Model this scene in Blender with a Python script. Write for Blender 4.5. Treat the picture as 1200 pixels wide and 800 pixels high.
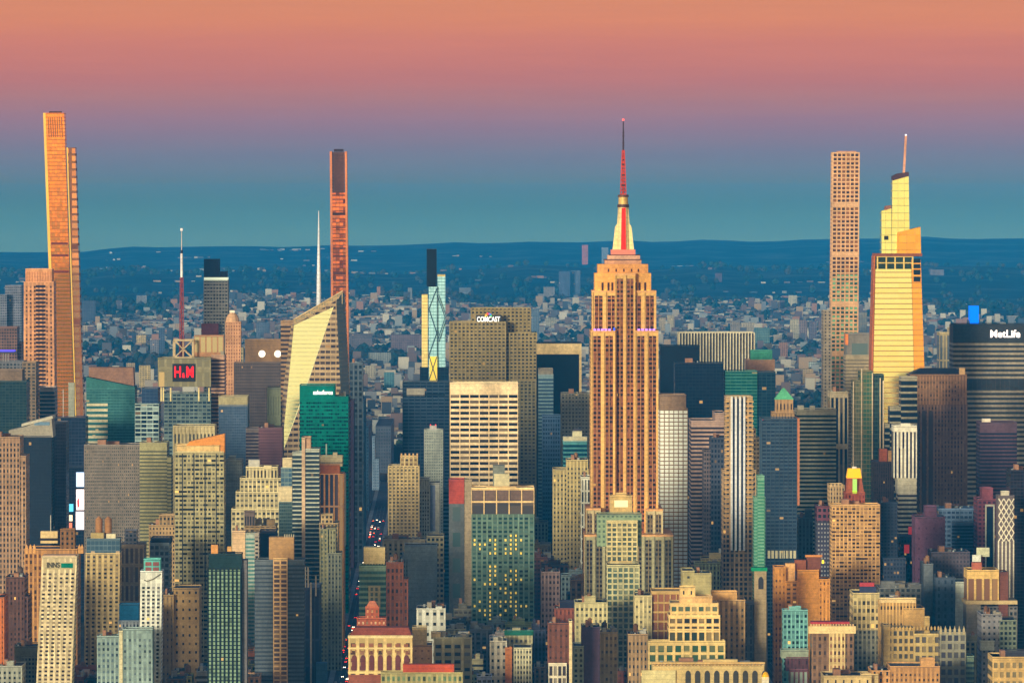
import bpy, math, random
from mathutils import Vector, Matrix
random.seed(7)
R = math.radians
for o in list(bpy.data.objects): bpy.data.objects.remove(o)
scene = bpy.context.scene
COL = scene.collection

# ------------------------------------------------------------------ camera
F = 6640.0                 # focal length in photo pixels (photo 1200 x 800), about a 200 mm lens
CAMH = 372.0
YAW = math.atan(38.0 / F)  # the avenues run along +Y, a touch left of the picture's centre
PITCH = -math.atan(163.0 / F)
cam_d = bpy.data.cameras.new('camera')
cam = bpy.data.objects.new('camera', cam_d); COL.objects.link(cam)
cam_d.sensor_width = 36; cam_d.lens = 36 * F / 1200.0
cam_d.clip_start = 1; cam_d.clip_end = 120000
cam.location = (0, 0, CAMH)
cam.rotation_euler = (R(90) + PITCH, 0, -YAW)
scene.camera = cam
_rot = cam.rotation_euler.to_matrix()

# ------------------------------------------------------------------ sky (dusk: afterglow behind the camera, pink belt ahead)
SUN_EL, SUN_AZ = R(5.0), R(211)       # azimuth clockwise from +Y: behind the camera, to the left
world = bpy.data.worlds.new('World'); scene.world = world; world.use_nodes = True
nt = world.node_tree; nt.nodes.clear()
N = nt.nodes.new; L = nt.links.new
def s2l(c):
    c = c / 255.0
    return c / 12.92 if c <= 0.04045 else ((c + 0.055) / 1.055) ** 2.4
def rgb(r, g, b, k=1.0): return (s2l(r) * k, s2l(g) * k, s2l(b) * k, 1)
tc = N('ShaderNodeTexCoord'); sep = N('ShaderNodeSeparateXYZ'); L(tc.outputs['Generated'], sep.inputs[0])
def mrange(src, a, b, c=0.0, d=1.0, smooth=False):
    m = N('ShaderNodeMapRange'); L(src, m.inputs[0])
    m.inputs[1].default_value = a; m.inputs[2].default_value = b
    m.inputs[3].default_value = c; m.inputs[4].default_value = d
    if smooth: m.interpolation_type = 'SMOOTHSTEP'
    return m.outputs[0]
def ramp(src, stops):
    r = N('ShaderNodeValToRGB'); L(src, r.inputs[0]); e = r.color_ramp.elements
    while len(e) < len(stops): e.new(0.5)
    for i, (p, c) in enumerate(stops): e[i].position = p; e[i].color = c
    return r.outputs[0]
def ey(y): return (237.0 - y) / F      # sine of the elevation at photo row y
lo, hi = -0.012, 0.045
t1 = mrange(sep.outputs[2], lo, hi)
def p(y): return (ey(y) - lo) / (hi - lo)
near = ramp(t1, [(p(279), rgb(129, 152, 110)), (p(260), rgb(120, 143, 100)), (p(240), rgb(114, 127, 80)), (p(226), rgb(120, 122, 79)), (p(214), rgb(128, 119, 87)), (p(206), rgb(127, 123, 116)), (p(196), rgb(128, 124, 129)), (p(180), rgb(133, 123, 136)), (p(160), rgb(147, 122, 137)), (p(140), rgb(162, 122, 135)), (p(115), rgb(181, 123, 124)), (p(95), rgb(194, 121, 117)), (p(75), rgb(205, 124, 113)), (p(50), rgb(213, 128, 110)), (p(25), rgb(223, 137, 104)), (p(2), rgb(221, 139, 104)), (0.95, rgb(226, 152, 120))])
t2 = mrange(sep.outputs[2], 0.045, 0.9)
high = ramp(t2, [(0.0, rgb(232, 160, 120)), (0.08, rgb(190, 150, 150)), (0.25, rgb(120, 140, 165)), (1.0, rgb(80, 122, 190))])
def mix(fac, a, b):
    m = N('ShaderNodeMix'); m.data_type = 'RGBA'
    L(fac, m.inputs[0]) if not isinstance(fac, float) else setattr(m.inputs[0], 'default_value', fac)
    L(a, m.inputs[6]); L(b, m.inputs[7]); return m.outputs[2]
cl = N('ShaderNodeTexNoise'); cl.inputs['Scale'].default_value = 1.0; cl.inputs['Detail'].default_value = 5; cl.inputs['Roughness'].default_value = .6
cm = N('ShaderNodeMapping'); cm.inputs['Scale'].default_value = (26, 26, 420); L(tc.outputs['Generated'], cm.inputs[0]); L(cm.outputs[0], cl.inputs[0])
cf = mrange(cl.outputs[0], 0.3, 0.7, 0.97, 1.03)
cc_ = N('ShaderNodeCombineColor'); L(cf, cc_.inputs[0]); L(cf, cc_.inputs[1]); cc_.inputs[2].default_value = 1.0
cmx = N('ShaderNodeMix'); cmx.data_type = 'RGBA'; cmx.blend_type = 'MULTIPLY'; cmx.inputs[0].default_value = 1.0; L(near, cmx.inputs[6]); L(cc_.outputs[0], cmx.inputs[7]); near = cmx.outputs[2]
front = mix(mrange(sep.outputs[2], 0.040, 0.046), near, high)
t3 = mrange(sep.outputs[2], -0.02, 0.8)
def q(deg): return (math.sin(R(deg)) + 0.02) / 0.82
back = ramp(t3, [(0.0, rgb(255, 120, 30, 1.2)), (q(0.4), rgb(255, 146, 26, 1.95)), (q(2.2), rgb(255, 184, 50, 1.85)), (q(5), rgb(255, 220, 125, 1.5)),
                 (q(14), rgb(250, 230, 162, 1.3)), (q(30), rgb(150, 165, 180, 0.7)), (1.0, rgb(80, 122, 190))])
fb = mrange(sep.outputs[1], -0.55, 0.35, 1.0, 0.0, True)
cust = mix(fb, front, back)
nish = N('ShaderNodeTexSky'); nish.sky_type = 'NISHITA'; nish.sun_disc = False
nish.sun_elevation = SUN_EL; nish.sun_rotation = SUN_AZ
nm = N('ShaderNodeMix'); nm.data_type = 'RGBA'; nm.blend_type = 'MULTIPLY'; nm.inputs[0].default_value = 1.0
L(nish.outputs[0], nm.inputs[6]); nm.inputs[7].default_value = (0.08, 0.08, 0.08, 1)
allsky = mix(mrange(sep.outputs[2], 0.25, 0.7, 0.0, 0.7), cust, nm.outputs[2])
bg = N('ShaderNodeBackground'); bg.inputs[1].default_value = 1.0
L(allsky, bg.inputs[0])
wo = N('ShaderNodeOutputWorld'); L(bg.outputs[0], wo.inputs[0])

# ------------------------------------------------------------------ sun
sd = bpy.data.lights.new('sun', 'SUN'); sd.energy = 4.3; sd.angle = R(12.0); sd.color = (1.0, 0.91, 0.63)
sun = bpy.data.objects.new('sun', sd); COL.objects.link(sun)
sv = Vector((math.sin(SUN_AZ) * math.cos(SUN_EL), math.cos(SUN_AZ) * math.cos(SUN_EL), math.sin(SUN_EL)))
sun.rotation_euler = sv.to_track_quat('Z', 'Y').to_euler()

vs = scene.view_settings
vs.view_transform = 'Standard'; vs.look = 'None'; vs.exposure = 0.0; vs.gamma = 1.0; vs.use_curve_mapping = False

# ------------------------------------------------------------------ helpers: points
REARTH = 7.4e6
def gz(x, y): return -(x * x + y * y) / (2 * REARTH)
def pt(px, py, D):
    d = _rot @ Vector(((px - 600) / F, (400 - py) / F, -1.0))
    k = D / d.y
    return Vector((d.x * k, D, CAMH + d.z * k))
def PX(px, D): return pt(px, 400, D).x
def PZ(py, D): return pt(600, py, D).z

# ------------------------------------------------------------------ helpers: materials
def new_mat(name):
    m = bpy.data.materials.new(name); m.use_nodes = True
    t = m.node_tree; b = t.nodes['Principled BSDF']; b.inputs['Specular IOR Level'].default_value = .16
    return m, t, b
_mc = {}
def C3(c, k=1.0): return (s2l(c[0]) * k, s2l(c[1]) * k, s2l(c[2]) * k, 1)
def simple(name, c, rough=0.8, metal=0.0, emit=0.0, stain=0.25, scale=0.06):
    key = ('s', name, tuple(c), rough, metal, emit, stain)
    if key in _mc: return _mc[key]
    m, t, b = new_mat(name)
    b.inputs['Roughness'].default_value = rough; b.inputs['Metallic'].default_value = metal
    if stain > 0:
        g = t.nodes.new('ShaderNodeNewGeometry'); n = t.nodes.new('ShaderNodeTexNoise')
        mp = t.nodes.new('ShaderNodeMapping'); mp.inputs['Scale'].default_value = (1, 1, 0.35)
        t.links.new(g.outputs['Position'], mp.inputs[0]); t.links.new(mp.outputs[0], n.inputs[0])
        n.inputs['Scale'].default_value = scale; n.inputs['Detail'].default_value = 6; n.inputs['Roughness'].default_value = 0.7
        r = t.nodes.new('ShaderNodeValToRGB'); t.links.new(n.outputs[0], r.inputs[0])
        r.color_ramp.elements[0].position = 0.36; r.color_ramp.elements[1].position = 0.64
        r.color_ramp.elements[0].color = C3(c, 1 - stain); r.color_ramp.elements[1].color = C3(c, 1 + stain * 0.6)
        if emit or metal > .4: t.links.new(r.outputs[0], b.inputs['Base Color'])
        else:
            n2 = t.nodes.new('ShaderNodeTexNoise'); t.links.new(g.outputs['Position'], n2.inputs[0]); n2.inputs['Scale'].default_value = .42; n2.inputs['Detail'].default_value = 4; n2.inputs['Roughness'].default_value = .75
            n3 = t.nodes.new('ShaderNodeTexNoise'); t.links.new(g.outputs['Position'], n3.inputs[0]); n3.inputs['Scale'].default_value = .018; n3.inputs['Detail'].default_value = 2
            sp = t.nodes.new('ShaderNodeSeparateXYZ'); t.links.new(g.outputs['Position'], sp.inputs[0])
            def MM(op, a_, b_):
                x = t.nodes.new('ShaderNodeMath'); x.operation = op
                for i_, v_ in enumerate((a_, b_)):
                    if isinstance(v_, (int, float)): x.inputs[i_].default_value = v_
                    else: t.links.new(v_, x.inputs[i_])
                return x.outputs[0]
            course = MM('SUBTRACT', 1.0, MM('MULTIPLY', MM('LESS_THAN', MM('FRACT', MM('DIVIDE', sp.outputs[2], 3.7), 0), .16), .13))
            k_ = MM('MULTIPLY', course, MM('ADD', .42, MM('MULTIPLY', n2.outputs[0], 1.16)))
            k_ = MM('MULTIPLY', k_, MM('ADD', .66, MM('MULTIPLY', n3.outputs[0], .68)))
            cc = t.nodes.new('ShaderNodeCombineColor')
            for i_ in range(3): t.links.new(k_, cc.inputs[i_])
            mx = t.nodes.new('ShaderNodeMix'); mx.data_type = 'RGBA'; mx.blend_type = 'MULTIPLY'; mx.inputs[0].default_value = 1
            t.links.new(r.outputs[0], mx.inputs[6]); t.links.new(cc.outputs[0], mx.inputs[7]); t.links.new(mx.outputs[2], b.inputs['Base Color'])
    else: b.inputs['Base Color'].default_value = C3(c)
    if emit:
        b.inputs['Emission Color'].default_value = C3(c); b.inputs['Emission Strength'].default_value = emit
    _mc[key] = m; return m

def facade_group():
    g = bpy.data.node_groups.new('facade_cells', 'ShaderNodeTree')
    def I(n, t, d=None):
        s = g.interface.new_socket(n, in_out='INPUT', socket_type=t)
        if d is not None: s.default_value = d
    I('Wall', 'NodeSocketColor'); I('Glass', 'NodeSocketColor')
    for n, d in (('Bay', 3.), ('Floor', 3.5), ('FX', .6), ('FZ', .55), ('ShiftX', 0.), ('Var', .5), ('Lit', 0.), ('Refl', 0.), ('Rough', .25), ('Stain', .25), ('Warp', .012)):
        I(n, 'NodeSocketFloat', d)
    for n, t in (('Color', 'NodeSocketColor'), ('Metal', 'NodeSocketFloat'), ('Rough', 'NodeSocketFloat'), ('Emit', 'NodeSocketFloat'), ('Normal', 'NodeSocketVector')):
        g.interface.new_socket(n, in_out='OUTPUT', socket_type=t)
    n = g.nodes.new; l = g.links.new
    gi = n('NodeGroupInput'); go = n('NodeGroupOutput')
    def M(op, a, b=None, c=None):
        x = n('ShaderNodeMath'); x.operation = op
        for i, v in enumerate((a, b, c)):
            if v is None: continue
            if isinstance(v, (int, float)): x.inputs[i].default_value = v
            else: l(v, x.inputs[i])
        return x.outputs[0]
    tc = n('ShaderNodeTexCoord'); geo = n('ShaderNodeNewGeometry')
    sp = n('ShaderNodeSeparateXYZ'); l(tc.outputs['Object'], sp.inputs[0])
    sn = n('ShaderNodeSeparateXYZ'); l(tc.outputs['Normal'], sn.inputs[0])
    side = M('GREATER_THAN', M('ABSOLUTE', sn.outputs[0]), 0.72)
    h = M('ADD', M('MULTIPLY', sp.outputs[0], M('SUBTRACT', 1.0, side)), M('MULTIPLY', sp.outputs[1], side))
    u = M('ADD', M('DIVIDE', h, gi.outputs['Bay']), gi.outputs['ShiftX'])
    v = M('DIVIDE', sp.outputs[2], gi.outputs['Floor'])
    def inside(t, fr):
        d = M('ABSOLUTE', M('SUBTRACT', M('FRACT', t), 0.5))
        return M('LESS_THAN', d, M('MULTIPLY', fr, 0.5))
    vert = M('LESS_THAN', M('ABSOLUTE', sn.outputs[2]), 0.6)
    mask = M('MULTIPLY', M('MULTIPLY', inside(u, gi.outputs['FX']), inside(v, gi.outputs['FZ'])), vert)
    cv = n('ShaderNodeCombineXYZ'); l(M('FLOOR', u), cv.inputs[0]); l(M('FLOOR', v), cv.inputs[1]); l(side, cv.inputs[2])
    oi = n('ShaderNodeObjectInfo')
    w = n('ShaderNodeTexWhiteNoise'); w.noise_dimensions = '4D'; l(cv.outputs[0], w.inputs['Vector']); l(oi.outputs['Random'], w.inputs['W'])
    ws = n('ShaderNodeSeparateColor'); l(w.outputs['Color'], ws.inputs[0])
    # wall colour with weathering
    no = n('ShaderNodeTexNoise'); no.inputs['Scale'].default_value = 0.07; no.inputs['Detail'].default_value = 6; no.inputs['Roughness'].default_value = .7
    mp = n('ShaderNodeMapping'); mp.inputs['Scale'].default_value = (1, 1, .3)
    l(geo.outputs['Position'], mp.inputs[0]); l(mp.outputs[0], no.inputs[0])
    wk = M('ADD', 1.0, M('MULTIPLY', M('SUBTRACT', no.outputs[0], .5), M('MULTIPLY', gi.outputs['Stain'], 5.5)))
    # every floor line differs a little as well
    w2 = n('ShaderNodeTexWhiteNoise'); w2.noise_dimensions = '1D'; l(M('ADD', M('FLOOR', v), M('MULTIPLY', oi.outputs['Random'], 97)), w2.inputs['W'])
    wk = M('MULTIPLY', wk, M('ADD', .88, M('MULTIPLY', w2.outputs[0], .24)))
    n4 = n('ShaderNodeTexNoise'); n4.inputs['Scale'].default_value = .45; n4.inputs['Detail'].default_value = 4; n4.inputs['Roughness'].default_value = .75; l(geo.outputs['Position'], n4.inputs[0])
    n5 = n('ShaderNodeTexNoise'); n5.inputs['Scale'].default_value = .018; n5.inputs['Detail'].default_value = 2; l(geo.outputs['Position'], n5.inputs[0])
    wk = M('MULTIPLY', wk, M('MULTIPLY', M('ADD', .45, M('MULTIPLY', n4.outputs[0], 1.1)), M('ADD', .66, M('MULTIPLY', n5.outputs[0], .68))))
    def scale_col(c, k):
        x = n('ShaderNodeMix'); x.data_type = 'RGBA'; x.blend_type = 'MULTIPLY'; x.inputs[0].default_value = 1
        cc = n('ShaderNodeCombineColor')
        for i in range(3): l(k, cc.inputs[i])
        l(c, x.inputs[6]); l(cc.outputs[0], x.inputs[7]); return x.outputs[2]
    def mixc(f, a, b):
        x = n('ShaderNodeMix'); x.data_type = 'RGBA'; l(f, x.inputs[0]); l(a, x.inputs[6]); l(b, x.inputs[7]); return x.outputs[2]
    wall = scale_col(gi.outputs['Wall'], wk)
    bl = M('MULTIPLY', M('POWER', ws.outputs[0], 3.6), gi.outputs['Var'])
    glass = mixc(bl, gi.outputs['Glass'], gi.outputs['Wall'])
    col = mixc(mask, wall, glass)
    lit = M('MULTIPLY', mask, M('LESS_THAN', ws.outputs[1], gi.outputs['Lit']))
    l(col, go.inputs['Color'])
    l(M('MULTIPLY', mask, gi.outputs['Refl']), go.inputs['Metal'])
    l(M('ADD', M('MULTIPLY', mask, gi.outputs['Rough']), M('MULTIPLY', M('SUBTRACT', 1.0, mask), .85)), go.inputs['Rough'])
    l(M('MULTIPLY', lit, M('ADD', .15, M('MULTIPLY', ws.outputs[2], .6))), go.inputs['Emit'])
    vs1 = n('ShaderNodeVectorMath'); vs1.operation = 'SUBTRACT'; l(w.outputs['Color'], vs1.inputs[0]); vs1.inputs[1].default_value = (.5, .5, .5)
    vs2 = n('ShaderNodeVectorMath'); vs2.operation = 'SCALE'; l(vs1.outputs[0], vs2.inputs[0]); l(M('MULTIPLY', mask, gi.outputs['Warp']), vs2.inputs['Scale'])
    vs3 = n('ShaderNodeVectorMath'); vs3.operation = 'ADD'; l(geo.outputs['Normal'], vs3.inputs[0]); l(vs2.outputs[0], vs3.inputs[1])
    vs4 = n('ShaderNodeVectorMath'); vs4.operation = 'NORMALIZE'; l(vs3.outputs[0], vs4.inputs[0]); l(vs4.outputs[0], go.inputs['Normal'])
    return g
FG = facade_group()
def fac(name, wall, glass, bay, floor, fx=.6, fz=.55, shift=0., var=.5, lit=0.01, refl=0., rough=.25, stain=.2, litcol=(255, 190, 90), warp=.03):
    key = ('f', name, tuple(wall), tuple(glass), round(bay, 3), round(floor, 3), fx, fz, shift, var, lit, refl, rough, stain, litcol, warp)
    if key in _mc: return _mc[key]
    m, t, b = new_mat(name)
    n = t.nodes.new('ShaderNodeGroup'); n.node_tree = FG
    for k, v in (('Wall', C3(wall)), ('Glass', C3(glass)), ('Bay', bay), ('Floor', floor), ('FX', fx), ('FZ', fz), ('ShiftX', shift),
                 ('Var', var), ('Lit', lit), ('Refl', refl), ('Rough', rough), ('Stain', stain), ('Warp', warp)):
        n.inputs[k].default_value = v
    t.links.new(n.outputs['Color'], b.inputs['Base Color']); t.links.new(n.outputs['Metal'], b.inputs['Metallic'])
    t.links.new(n.outputs['Rough'], b.inputs['Roughness']); t.links.new(n.outputs['Emit'], b.inputs['Emission Strength'])
    b.inputs['Emission Color'].default_value = C3(litcol); t.links.new(n.outputs['Normal'], b.inputs['Normal'])
    _mc[key] = m; return m

ROOFS = [simple('roofing', c, .9, stain=.4) for c in ((92, 92, 96), (120, 116, 112), (70, 70, 76), (140, 120, 105))]

# ------------------------------------------------------------------ helpers: meshes and objects
class MB:
    def __init__(s): s.v = []; s.f = []; s.m = []
    def face(s, pts, mi=0):
        i = len(s.v); s.v += [tuple(q_) for q_ in pts]; s.f.append(tuple(range(i, i + len(pts)))); s.m.append(mi)
    def box(s, x0, x1, y0, y1, z0, z1, mf=0, ms=None, mt=None):
        ms = mf if ms is None else ms; mt = mf if mt is None else mt
        i = len(s.v)
        s.v += [(x0, y0, z0), (x1, y0, z0), (x1, y1, z0), (x0, y1, z0), (x0, y0, z1), (x1, y0, z1), (x1, y1, z1), (x0, y1, z1)]
        for f, m in (((0, 1, 5, 4), mf), ((1, 2, 6, 5), ms), ((2, 3, 7, 6), ms), ((3, 0, 4, 7), ms), ((4, 5, 6, 7), mt), ((3, 2, 1, 0), mt)):
            s.f.append(tuple(i + k for k in f)); s.m.append(m)
    def frustum(s, b, t, mf=0, ms=None, mt=None):     # b, t = (x0, x1, y0, y1, z)
        ms = mf if ms is None else ms; mt = mf if mt is None else mt
        i = len(s.v)
        s.v += [(b[0], b[2], b[4]), (b[1], b[2], b[4]), (b[1], b[3], b[4]), (b[0], b[3], b[4]),
                (t[0], t[2], t[4]), (t[1], t[2], t[4]), (t[1], t[3], t[4]), (t[0], t[3], t[4])]
        for f, m in (((0, 1, 5, 4), mf), ((1, 2, 6, 5), ms), ((2, 3, 7, 6), ms), ((3, 0, 4, 7), ms), ((4, 5, 6, 7), mt), ((3, 2, 1, 0), mt)):
            s.f.append(tuple(i + k for k in f)); s.m.append(m)
    def cyl(s, cx, cy, z0, z1, r0, r1=None, n=12, m=0):
        r1 = r0 if r1 is None else r1; i = len(s.v)
        for z, r in ((z0, r0), (z1, r1)):
            for k in range(n):
                a = 2 * math.pi * k / n; s.v.append((cx + r * math.cos(a), cy + r * math.sin(a), z))
        for k in range(n):
            k2 = (k + 1) % n; s.f.append((i + k, i + k2, i + n + k2, i + n + k)); s.m.append(m)
        s.f.append(tuple(i + n + k for k in range(n))); s.m.append(m)
        s.f.append(tuple(i + k for k in reversed(range(n)))); s.m.append(m)
    def prism(s, poly, y0, y1, m=0, ms=None):         # poly: (x, z) seen from the front, extruded along y
        ms = m if ms is None else ms
        a = 0.0
        for k in range(len(poly)):
            x0, z0 = poly[k]; x1, z1 = poly[(k + 1) % len(poly)]; a += x0 * z1 - x1 * z0
        if a < 0: poly = poly[::-1]
        s.face([(x, y0, z) for x, z in poly], m); s.face([(x, y1, z) for x, z in reversed(poly)], ms)
        for k in range(len(poly)):
            (x0, z0), (x1, z1) = poly[k], poly[(k + 1) % len(poly)]
            s.face([(x0, y1, z0), (x1, y1, z1), (x1, y0, z1), (x0, y0, z0)], ms)
    def bar(s, a, b, w, m=0):
        a = Vector(a); b = Vector(b); d = (b - a).normalized()
        u = d.cross(Vector((0, 1, 0)));  u = u.normalized() * w / 2 if u.length > 1e-6 else Vector((w / 2, 0, 0))
        v = d.cross(u).normalized() * w / 2
        i = len(s.v)
        s.v += [tuple(q_) for q_ in (a - u - v, a + u - v, a + u + v, a - u + v, b - u - v, b + u - v, b + u + v, b - u + v)]
        for f in ((0, 1, 5, 4), (1, 2, 6, 5), (2, 3, 7, 6), (3, 0, 4, 7), (4, 5, 6, 7), (3, 2, 1, 0)):
            s.f.append(tuple(i + k for k in f)); s.m.append(m)
    def build(s, name, mats, parent=None, org=(0, 0, 0), loc=(0, 0, 0), smooth=False):
        me = bpy.data.meshes.new(name)
        me.from_pydata([(x - org[0], y - org[1], z - org[2]) for x, y, z in s.v], [], s.f)
        if not isinstance(mats, (list, tuple)): mats = [mats]
        for m in mats: me.materials.append(m)
        if len(mats) > 1: me.polygons.foreach_set('material_index', s.m)
        if smooth: me.polygons.foreach_set('use_smooth', [True] * len(s.f))
        me.update()
        o = bpy.data.objects.new(name, me); COL.objects.link(o); o.location = loc
        if parent is not None: o.parent = parent
        return o
def tag(o, label=None, cat=None, group=None, kind=None):
    if label: o['label'] = label
    if cat: o['category'] = cat
    if group: o['group'] = group
    if kind: o['kind'] = kind
    return o
def empty(name, loc):
    o = bpy.data.objects.new(name, None); COL.objects.link(o); o.location = loc; return o
def text_mesh(name, body, mat, w, h, parent, center, org, thick=.8, squeeze=True):
    cu = bpy.data.curves.new(name, 'FONT'); cu.body = body; cu.size = 1; cu.extrude = .02; cu.offset = 0.018
    cu.align_x = 'CENTER'; cu.align_y = 'CENTER'
    to = bpy.data.objects.new('tmp', cu); COL.objects.link(to)
    bpy.context.view_layer.update()
    me = bpy.data.meshes.new_from_object(to); bpy.data.objects.remove(to)
    xs = [v.co.x for v in me.vertices]; ys = [v.co.y for v in me.vertices]
    sx = w / (max(xs) - min(xs)); sy = h / (max(ys) - min(ys)); cx = (max(xs) + min(xs)) / 2; cy = (max(ys) + min(ys)) / 2
    for v in me.vertices:
        x, y, z = v.co; v.co = ((x - cx) * sx, -z * thick / .04, (y - cy) * sy)
    me.materials.clear(); me.materials.append(mat); me.name = name
    o = bpy.data.objects.new(name, me); COL.objects.link(o)
    o.location = (center[0] - org[0], center[1] - org[1], center[2] - org[2]); o.parent = parent
    return o

FOOT = []        # footprints already taken: x0, x1, y0, y1
class Bld:
    def __init__(s, name, D, label, wall=(180, 160, 130), glass=(30, 38, 48), dep=38, cat='building', group=None, stain=.3, xc=None, lit=.006, refl=0., rough=.25):
        s.D = D; s.name = name; s.wall = wall; s.glass = glass; s.dep = dep; s.stain = stain; s.lit = lit; s.refl = refl; s.rough = rough
        s.label = label; s.cat = cat; s.group = group; s.root = None; s.tops = []; s.nwin = 0
        s.body = MB(); s.bmats = []; s.roofmb = MB(); s.k = D / F
    def start(s, xl, xr):
        x0, x1 = PX(xl, s.D), PX(xr, s.D)
        cx = (x0 + x1) / 2; cy = s.D
        s.org = Vector((cx, cy, gz(cx, cy) - .3)); s.root = empty(s.name, s.org); tag(s.root, s.label, s.cat, s.group)
    def mi(s, m):
        if m not in s.bmats: s.bmats.append(m)
        return s.bmats.index(m)
    def part(s, mb, name, mat, parent=None):
        o = mb.build(name, mat, parent or s.root, s.org if parent is None else s.org)
        return o
    def wallmat(s, c=None): return simple('masonry', c or s.wall, .85, stain=s.stain)
    def facm(s, bay, flr, x0, x1, **kw):
        w = x1 - x0; n = max(1, round(w / bay)); b = w / n
        cx = (x0 + x1) / 2 - s.org.x
        shift = (0.0 if n % 2 == 0 else 0.5) - cx / b
        d = dict(var=.5, lit=s.lit, refl=s.refl, rough=s.rough, stain=s.stain); d.update(kw)
        wl = d.pop('wall', s.wall); gl = d.pop('glass', s.glass)
        return fac('facade', wl, gl, b, flr, shift=round(shift % 1, 3), **d)
    def t(s, xl, xr, yt, style='fac', yb=None, d=0., dep=None, bay=4., flr=4., fx=.6, fz=.55, wall=None, glass=None, roof=True, roofc=None,
          lit=None, var=.5, refl=None, rough=None, pw=.35, proud=.6, mt=2., mb=0., ml=0., mr=None, rows=None, xlb=None, xrb=None, side=True, pname=None, parapet=True, jit=.12):
        """one box of the building: photo columns xl..xr, top row yt, bottom row yb (None = ground), front face d metres behind D"""
        if s.root is None: s.start(xl, xr)
        D = s.D + d; k = D / F
        dep = s.dep if dep is None else dep
        wall = wall or s.wall; glass = glass or s.glass
        x0, x1 = PX(xl, D), PX(xr, D); y0, y1 = D, D + dep
        zt = PZ(yt, D); zb = s.org.z if yb is None else PZ(yb, D)
        bx0, bx1 = (PX(xlb, D) if xlb else x0), (PX(xrb, D) if xrb else x1)
        FOOT.append((min(x0, bx0), max(x1, bx1), y0, y1)) if yb is None else None
        W = simple('masonry', wall, .85, stain=s.stain)
        B = bay * k; Fl = flr * k
        kw = dict(fx=fx, fz=fz, wall=wall, glass=glass, var=var)
        if lit is not None: kw['lit'] = lit
        if refl is not None: kw['refl'] = refl
        if rough is not None: kw['rough'] = rough
        fm = s.facm(B, Fl, x0, x1, **kw)
        if style == 'piers' and flr > 50: kw['fz'] = fz = 1.01
        if style == 'bands': fs = s.facm(B, Fl, x0, x1, **dict(kw, fx=1.01))
        rf = s.mi(ROOFS[(len(s.tops) + int(abs(xl))) % 4])
        if style in ('fac', 'curtain'): front = fm
        elif style in ('piers', 'lattice'):
            front = s.facm(B, Fl, x0, x1, **dict(kw, fx=1.01, fz=fz if style == 'piers' else 1.01))
        elif style == 'grid':
            nn_ = max(1, round((x1 - x0 - (ml + (ml if mr is None else mr)) * k) / B)); b_ = (x1 - x0 - (ml + (ml if mr is None else mr)) * k) / nn_
            sh = -((x0 + ml * k - s.org.x) / b_) + 0.0
            zsh = ((zt - mt * k - Fl * fz * .5 - s.org.z) / Fl) % 1
            front = fac('masonry', wall, tuple(int(q_ * .8) for q_ in wall), b_, Fl, fx=min(.9, fx + .14), fz=1.01, shift=round(sh % 1, 3), var=.9, lit=0., rough=.85, stain=s.stain, warp=0.)
        else: front = W
        sd_ = W if style == 'plain' or not side else (front if style in ('piers', 'lattice') else fm)
        fr, sr = s.mi(front), s.mi(sd_)
        if xlb or xrb: s.body.frustum((bx0, bx1, y0, y1, zb), (x0, x1, y0, y1, zt), fr, sr, rf)
        else: s.body.box(x0, x1, y0, y1, zb, zt, fr, sr, rf)
        s.tops.append((x0, x1, y0, y1, zt, k))
        zvis = max(zb, PZ(815, D))
        G = simple('window_glass', glass, rough if rough is not None else .2, refl or 0., stain=.5, scale=.5)
        mr = ml if mr is None else mr
        if style == 'bands':
            z = zt - mt * k - Fl; c = 0
            while z > zvis + mb * k and c < 99:
                mb_ = MB(); mb_.box(x0 - .08 + (ml * k), x1 + .08 - (mr * k), y0 - .12, y1 - .2, z, z + Fl * fz)
                s.part(mb_, pname or 'window_band', s.facm(B, 500., x0, x1, wall=tuple(int(q_ * .75 + 10) for q_ in glass), glass=glass, fx=.8, fz=1.01, var=var * 1.3, lit=s.lit if lit is None else lit)); z -= Fl; c += 1
        elif style == 'piers':
            n = max(1, round((x1 - x0) / B)); b = (x1 - x0) / n
            for i in range(n + 1):
                cx = x0 + i * b; mb_ = MB(); w = b * pw
                a0, a1 = max(x0 - .1, cx - w / 2), min(x1 + .1, cx + w / 2)
                mb_.box(a0, a1, y0 - proud, y0 + .2, zb, zt + .3); s.part(mb_, 'pier', W)
            mb_ = MB(); ns = max(2, round(dep / b))
            for i in range(ns + 1):
                cy = y0 + i * dep / ns
                mb_.box(x0 - proud * .6, x0 + .1, cy - b * pw / 2, cy + b * pw / 2, zb, zt + .3); mb_.box(x1 - .1, x1 + proud * .6, cy - b * pw / 2, cy + b * pw / 2, zb, zt + .3)
            s.part(mb_, 'side_pier', W)
        elif style == 'lattice':
            n = max(1, round((x1 - x0) / B)); b = (x1 - x0) / n
            for i in range(n + 1):
                cx = x0 + i * b; mb_ = MB(); w = b * pw
                mb_.box(max(x0 - .1, cx - w / 2), min(x1 + .1, cx + w / 2), y0 - proud - .15, y0 + .2, zb, zt); s.part(mb_, 'pier', W)
            z = zt - mt * k; c = 0
            while z > zvis and c < 99:
                mb_ = MB(); h = Fl * (1 - fz) if c else max(mt * k, Fl * (1 - fz))
                mb_.box(x0 - .12, x1 + .12, y0 - proud, y1 - .2, z, z + h); s.part(mb_, 'spandrel', W); z -= Fl; c += 1
        elif style == 'grid':
            n = max(1, round((x1 - x0 - (ml + mr) * k) / B)); b = (x1 - x0 - (ml + mr) * k) / n
            ww, hh = b * fx, Fl * fz
            me = None; rest = MB(); z = zt - mt * k - hh
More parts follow.
